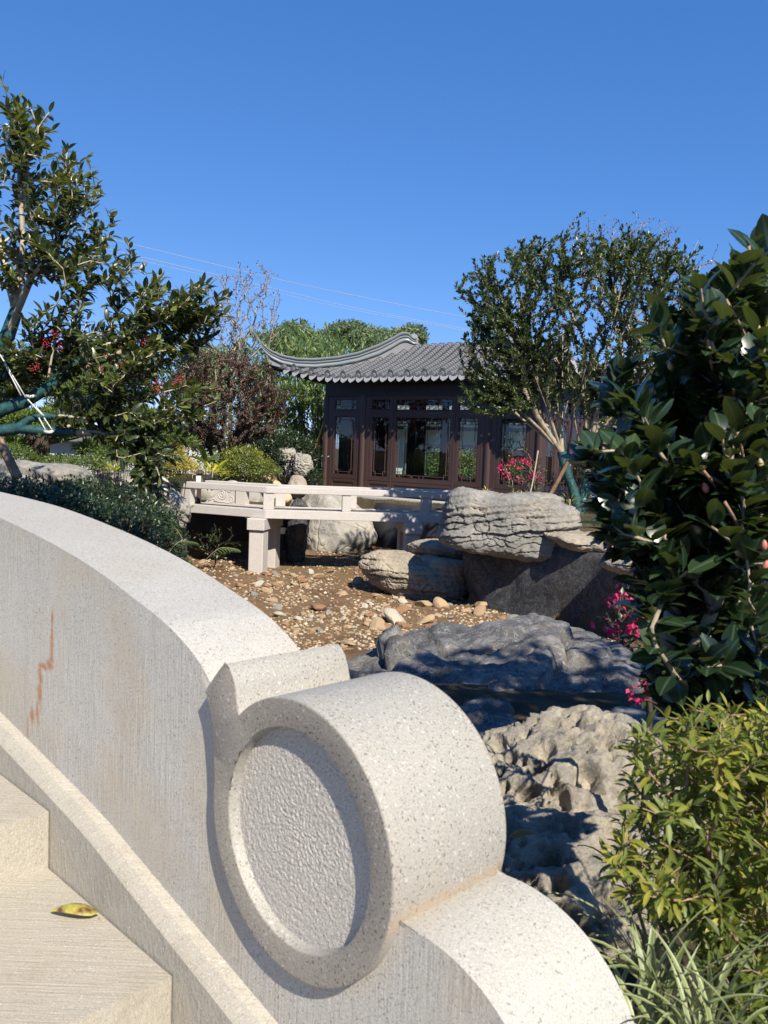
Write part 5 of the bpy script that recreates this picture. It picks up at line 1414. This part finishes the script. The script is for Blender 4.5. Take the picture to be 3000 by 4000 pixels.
# --- yellow-green shrub, bottom right
y0 = np.array([.62, 1.38, 0]); y0[2] = gh(*y0[:2])
def yelA(n, seed):
    g_ = np.random.RandomState(seed); out = []
    ey = [2640, 2760, 2850, 3000, 3200, 3400, 3500, 3650, 4050]; ex = [2900, 2600, 2480, 2420, 2400, 2330, 2400, 2640, 2900]
    while len(out) < n:
        py = g_.uniform(2740, 4150); px = g_.uniform(2300, 3500); Y = g_.uniform(1.15, 1.62) - (py - 2700) / 1400 * .10
        if px < np.interp(py, ey, ex) + 60 * pn(np.array([[px / 120., py / 120., seed]]))[0] + 30: continue
        out.append(at(px, py, Y))
    return np.array(out)
ys = [[y0, y0 + [0, 0, .15], y0 + [-.02, -.02, .38]], [y0, y0 + [-.10, -.06, .2]], [y0, y0 + [.12, -.03, .25], y0 + [.16, 0, .45]], [y0, y0 + [.08, -.12, .15]]]
yb, _ = plant('yellow_green_shrub', 'bushy yellow-green shrub with narrow leaves in the bottom right corner', 'shrub', y0, ys, yelA(820, 2), True, tip=.0009, per=(10, 15), back=.10, L=(.018, .034), mat='lf_yel', tpl='oval', bark='barkr',
      nobj=300, step=.04, jitter=.003, bend=.4, rise=.1, spread=.95, lift=.1, tr=(0, .95), seed=12, tsc=7, twig=.004, maxr=.012, lowtpl='mid', Wd=.75, power=1.8)
# upright reddish sprig
sp_ = np.array([.53, 1.75, 1.2]); 
# --- striped grass clump
def grass(name, label, base, blades, mat, seed, cat='grass clump', w=.006):
    r = thing(name, label, cat, tuple(base)); g_ = np.random.RandomState(seed)
    for i in range(blades[0]):
        L = g_.uniform(*blades[1]); az = g_.uniform(0, 6.28); lean = g_.uniform(.25, 1.0); n = 12; V = []; F = []; o0 = np.array([g_.normal() * blades[2], g_.normal() * blades[2], 0])
        dh = np.array([math.cos(az), math.sin(az), 0]); sd_ = np.array([-dh[1], dh[0], 0])
        p = o0.copy(); th = rad(82) - lean * .2
        for k in range(n + 1):
            t_ = k / n; ww = w * (1 - t_ ** 3) * g_.uniform(.95, 1.05); V += [p - sd_ * ww, p + np.array([0, 0, -.002]), p + sd_ * ww]
            p = p + (dh * math.cos(th) + np.array([0, 0, math.sin(th)])) * L / n; th -= lean * 2.6 / n * (.4 + t_)
        for k in range(n):
            for j in (0, 1): F.append((k * 3 + j, k * 3 + j + 1, k * 3 + j + 4, k * 3 + j + 3))
        tt = np.clip(np.tile([.85, .3, .85], n + 1) + g_.uniform(-.25, .1), 0, 1)
        obj('blade', fastmesh('blade', V, np.array(F), mat, True, {'tint': tt, 'rib': np.zeros(len(V))}), r)
    return r
gz = lambda x, y: gh(x, y)
grass('striped_grass', 'clump of striped arching grass blades beside the lower curve of the balustrade', tuple(at(2620, 4100, 1.08)), (34, (.12, .25), .03), M['lf_lir'], 4, w=.0045)
grass('striped_grass', 'second striped grass clump at the bottom edge under the yellow-green shrub', tuple(at(2800, 4150, 1.02)), (26, (.10, .2), .03), M['lf_lir'], 5, w=.004)
grass('striped_grass', 'small tuft of striped grass partly hidden in the shade of the yellow-green shrub', tuple(at(2540, 3900, 1.3)), (30, (.14, .28), .04), M['lf_lir'], 6, w=.0045)
p = at(2045, 3275, 2.15); curled_leaf('fresh_leaf', 'yellow-green leaf poking out beside the drum stone over the pitted rock', tuple(p), .085, rad(20), M['lf_bush'], .5, .3)

# --- low dark ground cover on the left bank
def mound(name, label, cat, pts, n, L, mat, tr, seed, nobj=0, up=.9, tpl='low', tsc=2):
    """leafy mound: pts are (centre, radii) lobes; leaves over the lobes' shells with twigs inside"""
    c0_ = np.mean([p[0] for p in pts], 0); c0_ = np.array([c0_[0], c0_[1], gh(c0_[0], c0_[1])])
    r = thing(name, label, cat, tuple(c0_)); g_ = np.random.RandomState(seed); P = []; D = []; tot = sum(np.prod(p[1]) ** .67 for p in pts)
    tw = []
    for c, rr_ in pts:
        k = int(n * np.prod(rr_) ** .67 / tot); d = nrm(g_.normal(size=(k, 3))); d[:, 2] = np.abs(d[:, 2]) * (g_.uniform(size=k) < .85) * 2 - np.abs(d[:, 2])
        d = nrm(d); rad_ = 1 + .22 * pn(d * 2.5 + seed) + .10 * pn(d * 7 + seed); t_ = g_.uniform(.72, 1.03, k) * rad_
        P.append(c + d * t_[:, None] * rr_); D.append(d)
        for q in range(max(6, k // 60)):
            dd = d[g_.randint(k)]; e = np.array(c) + dd * rr_ * .9; s0_ = np.array([c[0], c[1], c0_[2]]) ; tw.append((spline([s0_, (s0_ + e) / 2 + g_.normal(size=3) * .03, e], 5) - c0_, .006))
    P = np.vstack(P); D = np.vstack(D); m = len(P)
    U = nrm(D + [0, 0, up] + g_.normal(size=(m, 3)) * .5); dr_ = nrm(D * .6 + g_.normal(size=(m, 3)) * .8 + [0, 0, .1])
    foliage(r, P, dr_, U, g_.uniform(*L, m), tpl, M[mat], tints(P, tr[0], tr[1], seed, tsc), nobj)
    V, F = join([tube(a, b * .6, 4) for a, b in tw]); obj('twigs', fastmesh('twigs', V, F, M['barkd'], True), r, kind='stuff')
    return r
mound('ground_cover_shrub', 'low dark-leaved shrub spreading over the left bank behind the balustrade', 'shrub',
      [((-3.3, 7.6, 1.35), (.9, .9, .50)), ((-2.5, 7.7, 1.25), (.7, .8, .42)), ((-2.1, 7.4, 1.02), (.45, .6, .30)), ((-4.2, 7.6, 1.4), (.8, .8, .45)), ((-2.9, 8.6, 1.4), (.8, .6, .42))],
      46000, (.030, .052), 'lf_hedge', (0, 1), 61, nobj=0, up=1.1, tsc=3)
# fern fronds
for k, (px, py, Y, az) in enumerate([(720, 2120, 6.9, 2.4), (650, 2170, 6.6, .9), (600, 2110, 6.8, 2.0), (800, 2190, 6.8, .4)]):
    c = at(px, py, Y); P = []; D = []; U = []; Ls = []; r = thing('fern_frond', ['arching green fern frond over the balustrade beside the dark shrub', 'lowest fern frond just above the balustrade rail', 'fern frond half lost in the dark shrub', 'fern frond nearest the pillar rock'][k], 'fern', tuple(c))
    dh = np.array([math.cos(az), math.sin(az), 0])
    ax = spline([np.zeros(3), dh * .12 + [0, 0, .10], dh * .26 + [0, 0, .09]], 16)
    for i, q in enumerate(ax[1:]):
        for s_ in (-1, 1): P.append(q + c); D.append(np.cross(dh, [0, 0, 1]) * s_ + dh * .5); U.append((0, 0, 1)); Ls.append(.085 * math.sin(math.pi * min(1, (16 - i) / 16 + .05)) + .01)
    foliage(r, np.array(P), np.array(D), np.array(U, float), np.array(Ls), 'lance', M['lf_pod'], np.full(len(P), .45), 0)
    v, f = tube(ax, .002, 4); obj('stalk', fastmesh('stalk', v, f, M['bark'], True), r)
# dark little shrub by the pier
c = at(840, 2210, 15.2); c[2] = .05
A = blobpx(40, 850, 2130, 14.6, 95, 75, .3, 0, 71)
plant('small_shrub', 'small dark leafy shrub growing on the pond bed left of the bridge pier', 'shrub', c, [[c, c + [.02, -.1, .25]]], A, True, tip=.003, per=(4, 7), back=.15, L=(.05, .085), mat='lf_hedge', tpl='mid', bark='barkd', step=.1, jitter=.02, seed=71, tr=(.3, 1))

# --- clipped pines with flat pads
def needle_pads(name, label, base, limbs, pads, n, seed):
    r = thing(name, label, 'tree', tuple(base)); g_ = np.random.RandomState(seed); base = np.array(base)
    for k_, (l, ra, rb_) in enumerate(limbs):
        V, F = tube(spline(l, 14) - base, np.linspace(ra, rb_, 14), 8); obj('limb' if k_ else 'trunk', fastmesh('trunk', V, F, M['barkd'], True), r)
    P = []; D = []; tot = sum(p[1][0] * p[1][1] for p in pads)
    for c, rr_ in pads:
        k = int(n * rr_[0] * rr_[1] / tot); K = max(8, k // 22); cc = nrm(g_.normal(size=(K, 3))); cc[:, 2] = np.abs(cc[:, 2]) * 1.0 - .25
        tuft = np.asarray(c) + cc * rr_ * (g_.uniform(.6, 1.05, (K, 1)))
        idx = g_.randint(K, size=k); d = nrm(g_.normal(size=(k, 3)) + cc[idx] * .9 + [0, 0, .6]); P.append(tuft[idx] + g_.normal(size=(k, 3)) * .02); D.append(d)
    P = np.vstack(P); D = np.vstack(D); m = len(P); U = nrm(g_.normal(size=(m, 3)))
    foliage(r, P, D, U, g_.uniform(.07, .13, m), 'dia', M['lf_pod'], tints(P, .1, 1, seed, 2.5), 0, Wd=.42)
    return r
b = at(150, 1850, 12.0); b[2] = 1.3
pad = lambda px, py, Y, rx, ry, rd: (at(px, py, Y), (rx * Y / FPX, rd, ry * Y / FPX))
needle_pads('clipped_pine', 'cloud-pruned evergreen with bright green pads behind the left rocks', b,
    [([b, at(170, 1720, 12), at(240, 1650, 12), at(330, 1600, 12)], .13, .07), ([b, at(120, 1700, 12.1), at(60, 1600, 12.2)], .11, .05), ([at(180, 1720, 12), at(300, 1700, 12.2), at(420, 1660, 12.3)], .07, .03), ([at(260, 1640, 12), at(330, 1560, 12.1), at(400, 1530, 12.2)], .06, .03)],
    [pad(60, 1510, 12.3, 150, 55, .6), pad(320, 1540, 12.1, 130, 50, .5), pad(120, 1650, 11.7, 190, 55, .6), pad(240, 1690, 11.5, 90, 40, .35), pad(-60, 1590, 12.2, 120, 60, .5), pad(200, 1480, 12.8, 160, 50, .5), pad(30, 1730, 11.6, 70, 40, .3), pad(390, 1620, 12.5, 60, 40, .3), pad(280, 1600, 12.6, 90, 30, .4)], 15000, 81)
b = at(560, 1850, 13.5); b[2] = 1.25
needle_pads('clipped_pine', 'smaller cloud-pruned evergreen left of the purple-brown shrub', b,
    [([b, at(570, 1760, 13.5), at(600, 1700, 13.5)], .10, .05), ([at(565, 1790, 13.5), at(500, 1720, 13.6), at(460, 1680, 13.6)], .06, .03), ([at(570, 1780, 13.5), at(660, 1750, 13.5), at(700, 1730, 13.4)], .05, .025)],
    [pad(590, 1680, 13.6, 130, 45, .5), pad(690, 1725, 13.3, 85, 38, .4), pad(440, 1560, 14, 90, 45, .4), pad(470, 1640, 13.7, 70, 35, .3), pad(380, 1760, 12.6, 90, 42, .35), pad(330, 1480, 14.5, 110, 40, .4), pad(560, 1620, 14, 80, 35, .4)], 9000, 82)

# --- purple-brown twiggy shrub
b = at(880, 1880, 18.6); b[2] = 1.15
S = [[b, at(860, 1760, 18.6), at(830, 1680, 18.5)], [b, at(900, 1750, 18.5), at(930, 1660, 18.4)], [b, at(870, 1720, 18.3), at(880, 1620, 18.2)], [b, at(820, 1760, 18.8), at(770, 1660, 18.8)], [b, at(940, 1760, 18.8), at(1000, 1660, 18.8)]]
A = np.vstack([blobpx(900, 880, 1560, 18.6, 235, 190, 1.1, .55, 91), blobpx(140, 760, 1640, 18.5, 110, 110, .7, .3, 92), blobpx(120, 1010, 1600, 18.6, 110, 120, .7, .3, 93)])
plant('purple_brown_shrub', 'round purple-brown twiggy shrub with pinkish stems beside the bridge', 'shrub', b, S, A, True, tip=.0045, per=(34, 46), back=.45, L=(.04, .068), mat='lf_purp', tpl='dia', bark='barkr', step=.2, jitter=.035, bend=.5, rise=.15, spread=1.2, seed=91, tr=(0, 1), tsc=3, power=2.7)
# bare trees behind
b = at(900, 1850, 23); b[2] = 1.1
A = np.vstack([blobpx(300, 950, 1210, 23, 160, 190, 1.0, .2, 95), blobpx(70, 800, 1290, 23, 130, 110, .8, .1, 96), blobpx(60, 900, 1400, 23, 170, 90, .9, 0, 97)])
plant('bare_tree', 'tall leafless grey-purple tree between the left tree and the pavilion roof', 'tree', b, [[b, at(900, 1600, 23), at(905, 1450, 23)], [b, at(860, 1600, 23.2), at(840, 1450, 23.3)], [b, at(930, 1600, 23), at(960, 1440, 23)]], A, True, tip=.0062, per=(3, 6), back=.5, L=(.05, .08), mat='lf_purp', tpl='dia',
      bark='bark', step=.26, jitter=.035, bend=.5, rise=.12, spread=1, seed=95, power=2.5)
b = at(1060, 1800, 22.3); b[2] = 1.1
plant('slender_sapling', 'single slender sapling with drooping leaves rising beside the roof corner', 'tree', b, [[b, at(1055, 1500, 22.3), at(1050, 1350, 22.3), at(1075, 1240, 22.3), at(1070, 1190, 22.3)]], np.array([at(1070, 1150, 22.3), at(1090, 1300, 22.3), at(1040, 1380, 22.3)]), True, tip=.012, per=(3, 6), back=.5, L=(.1, .16), mat='lf_purp', tpl='lance', bark='bark', seed=96, droop=.5)

# --- bamboo
def bamboo(name, label, px0, px1, y0_, y1_, Y, culms, seed, n):
    g_ = np.random.RandomState(seed); b = at((px0 + px1) / 2, 1850, Y); b[2] = 1.0; r = thing(name, label, 'bamboo', tuple(b)); parts = []; P = []; D = []
    for k in range(culms):
        px = g_.uniform(px0, px1); top_ = g_.uniform(y0_, y0_ + (y1_ - y0_) * .5); yy = Y + g_.uniform(-.9, .9); lean = g_.normal() * 55
        q = spline([[at(px, 1850, yy)[0], yy, 1.0], at(px + lean * .3, (1850 + top_) / 2, yy), at(px + lean, top_, yy), at(px + lean * 2.0, top_ + 30, yy)], 16); parts.append((q - b, .016))
        for i in range(3, 16):
            for s_ in range(max(1, int(n / culms / 13 / 7))):
                c = q[i] + g_.normal(size=3) * [.28, .25, .16]; kk = 7; az = g_.uniform(0, 6.28)
                for m in range(kk): P.append(c + g_.normal(size=3) * .045); a2 = az + g_.normal() * .7; D.append((math.cos(a2) * .55, math.sin(a2) * .55, -.75 + g_.normal() * .3))
    P = np.array(P); D = nrm(np.array(D)); m = len(P); foliage(r, P, D, nrm(g_.normal(size=(m, 3)) + [0, -.6, .5]), g_.uniform(.13, .23, m), 'lance', M['lf_bam'], tints(P, .05, 1, seed, 1.6), 0)
    V, F = join([tube(a, c_, 6) for a, c_ in parts]); obj('culms', fastmesh('culms', V, F, M['lf_pod'], True), r, kind='stuff')
    return r
bamboo('bamboo_clump', 'dense bamboo with drooping sunlit leaves left of the pavilion wall', 1000, 1330, 1350, 1760, 23.4, 24, 101, 8000)
bamboo('bamboo_clump', 'bamboo spilling up behind the upswept roof corner', 980, 1300, 1290, 1500, 25.5, 18, 102, 5000)
bamboo('bamboo_clump', 'bamboo showing above the roof ridge left of its hump', 1180, 1440, 1340, 1460, 27, 14, 103, 3500)
def crown_tree(name, label, px, py, Y, rx, ry, rd, n, mat, L, seed, tr=(0, 1), lobes=6):
    c = at(px, py, Y); s = Y / FPX; b = np.array([c[0], Y, 1.0]); r = thing(name, label, 'tree', tuple(b)); g_ = np.random.RandomState(seed)
    v, f = tube(spline([[0, 0, 0], [.1, 0, (c[2] - 1) * .5], [0, 0, c[2] - 1]], 8), np.linspace(.14, .05, 8), 7); obj('trunk', fastmesh('trunk', v, f, M['barkd'], True), r)
    P = []; D = []
    for k in range(lobes):
        d0 = nrm(g_.normal(size=3)); cc = c + d0 * np.array([rx * s, rd, ry * s]) * .55; m = n // lobes; d = nrm(g_.normal(size=(m, 3))); t_ = g_.uniform(.45, 1.05, m) ** .5 * (1 + .25 * pn(d * 2.2 + seed + k))
        P.append(cc + d * t_[:, None] * np.array([rx * s, rd, ry * s]) * .55); D.append(d)
    P = np.vstack(P); D = np.vstack(D); m = len(P); foliage(r, P, nrm(D * .4 + g_.normal(size=(m, 3)) + [0, 0, -.3]), nrm(D + [0, 0, .5] + g_.normal(size=(m, 3)) * .5), g_.uniform(*L, m), 'dia', M[mat], tints(P, tr[0], tr[1], seed, .9), 0)
crown_tree('distant_tree', 'feathery green tree behind the roof, leftmost of three above the ridge', 1175, 1345, 34, 130, 85, 1.8, 7000, 'lf_far', (.12, .2), 111)
crown_tree('distant_tree', 'middle feathery tree above the roof ridge', 1380, 1335, 37, 150, 70, 2, 8000, 'lf_far', (.12, .2), 112)
crown_tree('distant_tree', 'tallest feathery tree rising behind the hump of the roof ridge', 1560, 1325, 35, 100, 75, 1.6, 6500, 'lf_far', (.12, .2), 113)
crown_tree('distant_tree', 'distant green tree behind the purple-brown shrub', 780, 1480, 33, 190, 120, 2, 6000, 'lf_far', (.14, .22), 114)
crown_tree('distant_tree', 'dark green tree far behind the left tree', 420, 1450, 32, 300, 120, 2, 7000, 'lf_far', (.14, .22), 115, (0, .6))
crown_tree('distant_tree', 'distant tree behind the clipped pines at the far left', 80, 1440, 32, 220, 100, 2, 5000, 'lf_far', (.14, .22), 116, (0, .7))
crown_tree('distant_tree', 'dull green tree behind the stems of the right-hand tree', 2480, 1600, 24, 260, 130, 2, 7000, 'lf_far', (.10, .17), 117, (0, .6))
crown_tree('distant_tree', 'dark green tree closing the gap at the far right', 2900, 1550, 26, 300, 200, 2, 6000, 'lf_far', (.12, .2), 118, (0, .5))
# --- shrubs between the bridge and the trees
M1 = lambda px, py, Y, rx, ry, rd: (at(px, py, Y), (rx * Y / FPX, rd, ry * Y / FPX))
mound('garden_shrub', 'leafy yellow-green shrub in sun behind the far bridge rail', 'shrub', [M1(950, 1820, 18.2, 95, 75, .55), M1(1030, 1850, 18.0, 60, 50, .4), M1(880, 1850, 18.1, 60, 45, .4)], 7000, (.04, .075), 'lf_bush', (0, .9), 121)
mound('garden_shrub', 'golden-leaved loose shrub left of the croton', 'shrub', [M1(620, 1790, 15.5, 110, 70, .6), M1(520, 1760, 15.2, 80, 55, .5), M1(700, 1830, 15.5, 60, 45, .4)], 7000, (.035, .06), 'lf_gold', (0, .8), 122)
mound('garden_shrub', 'dark shrub in shade between the leaning prop and the pavilion', 'shrub', [M1(1150, 1790, 20.8, 110, 100, .6), M1(1200, 1870, 20.6, 60, 60, .4), M1(1050, 1790, 20.4, 70, 80, .5)], 7000, (.05, .08), 'lf_hedge', (0, .8), 123)
mound('garden_shrub', 'dark round shrub beside the pavilion plinth', 'shrub', [M1(1225, 1880, 19.9, 28, 48, .25)], 1500, (.03, .05), 'lf_hedge', (0, .5), 124)
mound('garden_shrub', 'low green shrub strip behind the left rocks', 'shrub', [M1(250, 1815, 11.5, 170, 35, .5), M1(40, 1790, 11.2, 90, 50, .5), M1(430, 1800, 12.5, 80, 50, .5)], 8000, (.03, .055), 'lf_pod', (0, .5), 125)
mound('garden_shrub', 'dark greenery at the foot of the right-hand tree', 'shrub', [M1(2380, 1900, 13.2, 150, 110, .6), M1(2550, 1880, 13.6, 180, 160, .7), M1(2500, 2060, 12.5, 200, 60, .5)], 9000, (.035, .06), 'lf_hedge', (0, .8), 126)
mound('garden_shrub', 'tangled olive shrub behind the stems of the right-hand tree', 'shrub', [M1(2450, 1700, 16.5, 150, 120, .8)], 5000, (.04, .06), 'lf_right', (.2, 1), 127)
mound('garden_shrub', 'mixed green hedge closing the garden behind the purple-brown shrub', 'shrub', [M1(700, 1760, 21, 220, 90, .8), M1(950, 1700, 22, 220, 140, .8), M1(1120, 1640, 22.6, 90, 150, .6)], 9000, (.06, .10), 'lf_pod', (0, .6), 128)
# croton and broad-leaved plant
def rosette(name, label, c, n, L, mat, tpl, seed, up=.8, Wd=1, tr=(0, 1), h=.1, cat='plant'):
    c = np.array(c, float); r = thing(name, label, cat, tuple(c)); g_ = np.random.RandomState(seed); az = g_.uniform(0, 6.28, n); el = g_.uniform(.3, 1.3, n) * up
    D = np.stack([np.cos(az) * np.cos(el), np.sin(az) * np.cos(el), np.sin(el)], 1); P = c + D * h * g_.uniform(.2, 1, (n, 1)); U = np.stack([-np.cos(az) * np.sin(el), -np.sin(az) * np.sin(el), np.cos(el)], 1)
    foliage(r, P, D, U, g_.uniform(*L, n), tpl, M[mat], tints(P, *tr, seed, 8), n, Wd); v, f = tube([(0, 0, -.25), (0, 0, 0), (0, 0, h * .6)], .012, 6); obj('stem', fastmesh('stem', v, f, M['bark'], True), r); return r
rosette('croton_plant', 'yellow-leaved croton behind the lantern, left one', at(752, 1850, 17), 44, (.14, .26), 'lf_croton', 'lance', 131, h=.22, tr=(.3, 1))
rosette('croton_plant', 'yellow and green croton right of the lantern', at(830, 1855, 17), 50, (.14, .26), 'lf_croton', 'lance', 132, h=.26, tr=(.1, 1))
rosette('croton_plant', 'small yellow-green croton seen through the left bridge rail', at(745, 1925, 16.6), 26, (.12, .22), 'lf_croton', 'lance', 133, h=.12, tr=(0, .8))
rosette('broadleaf_plant', 'broad banana-like plant with large green leaves behind the crotons', at(805, 1815, 17.6), 9, (.35, .5), 'lf_pod', 'big', 134, h=.08, tr=(.2, .5), up=1.0)
rosette('croton_plant', 'yellow croton in dappled light behind the dark left shrub', at(440, 1850, 9.8), 40, (.08, .15), 'lf_croton', 'lance', 135, h=.14, tr=(.1, 1))
rosette('leaf_tuft', 'small green tuft on the pond bed near mid stream', onz(1345, 2228, .04), 14, (.05, .09), 'lf_pod', 'lance', 136, h=.02)
rosette('leaf_tuft', 'yellow-green sprigs on the left shoulder of the layered rock', at(1775, 2000, 12.3), 40, (.04, .08), 'lf_croton', 'low', 137, h=.10, tr=(.1, .8))
rosette('leaf_tuft', 'green sprigs on top of the layered rock', at(1850, 1965, 12.4), 34, (.04, .07), 'lf_bush', 'low', 138, h=.12)
rosette('leaf_tuft', 'tiny shoots on the layered rock before the azalea', at(1900, 1925, 12.8), 14, (.05, .09), 'lf_croton', 'lance', 139, h=.06)
rosette('leaf_tuft', 'thin grass tuft at the left end of the bridge beam', at(742, 1985, 15.1), 18, (.10, .18), 'lf_lir', 'lance', 140, h=.02)
rosette('leaf_tuft', 'bright grass at the foot of the right-hand tree', at(2225, 1975, 12.6), 60, (.05, .10), 'lf_bush', 'lance', 141, h=.16)
# azalea
b = at(2050, 1960, 13.3); b[2] = 1.35
az_, _ = plant('azalea', 'azalea with pink blossoms in front of the pavilion corner column', 'shrub', b, [[b, b + [0, 0, .3]], [b, b + [-.15, 0, .25]], [b, b + [.12, 0, .28]]], np.vstack([blobpx(120, 2050, 1860, 13.3, 90, 95, .4, .2, 151), blobpx(30, 2010, 1740, 13.3, 60, 60, .3, 0, 152)]), True, tip=.003, per=(5, 9), back=.15, L=(.03, .055),
      mat='lf_right', tpl='mid', bark='bark', step=.09, jitter=.015, seed=151, tr=(.2, 1))
flowers(az_, [at(px, py, 13.0) for px, py in [(2020, 1796), (2035, 1800), (2052, 1803), (2065, 1800), (2068, 1812), (1985, 1810), (1960, 1822), (1950, 1832), (1975, 1850), (1990, 1862), (2036, 1824), (2085, 1850), (2100, 1868), (2072, 1866), (2030, 1870), (2000, 1800)]], 14, .028, M['petal'], 2, size=(.025, .045))
pole('azalea_stake', 'pale thin forked stick standing among the azalea blossoms', at(2057, 1990, 12.9), at(2102, 1760, 12.9), .012, 'barkp', 'stake')

# greenery behind the pavilion seen through its windows
def loc(x, y, z): return np.array([-1.5 + .797 * x + .603 * y, 21.2 - .603 * x + .797 * y, z])
mound('garden_shrub', 'sunlit green shrub seen through the pavilion windows', 'shrub', [(loc(0, 5.9, 1.5), (1.2, .6, .85)), (loc(1.6, 6.1, 1.4), (1.1, .6, .7))], 5000, (.06, .10), 'lf_bam', (0, 1), 171)
mound('garden_shrub', 'darker shrub behind the left window of the pavilion', 'shrub', [(loc(-4.2, 5.5, 1.6), (1.2, .6, .9))], 2500, (.06, .10), 'lf_hedge', (0, 1), 172)
# --- trees standing just outside the frame on the right, beyond the camera's right shoulder
for k, (b, cs, lb) in enumerate([((3.3, 1.4, 1.0), [((2.15, 1.15, 4.35), (1.1, .7, .7), 420), ((3.3, 1.9, 4.0), (1.0, 1.0, .9), 160)], 'evergreen tree beyond the right edge that shades the dark veined rock'),
                                 ((6.2, 7.6, 1.0), [((5.6, 7.6, 3.6), (1.5, 1.5, 1.3), 200)], 'evergreen tree out of view right of the cement pond wall')]):
    b = np.array(b); A = np.vstack([blob(n_, c_, r_, .1, 161 + k * 7 + i) for i, (c_, r_, n_) in enumerate(cs)])
    plant('broadleaf_tree', lb, 'tree', b, [[b, b + [-.1, 0, 1.2], b + [-.2, -.1, 2.0]]], A, True, tip=.005, per=(9, 14), back=.4, L=(.08, .12), mat='lf_right', tpl='low', bark='bark', step=.22, jitter=.03, seed=161 + k)
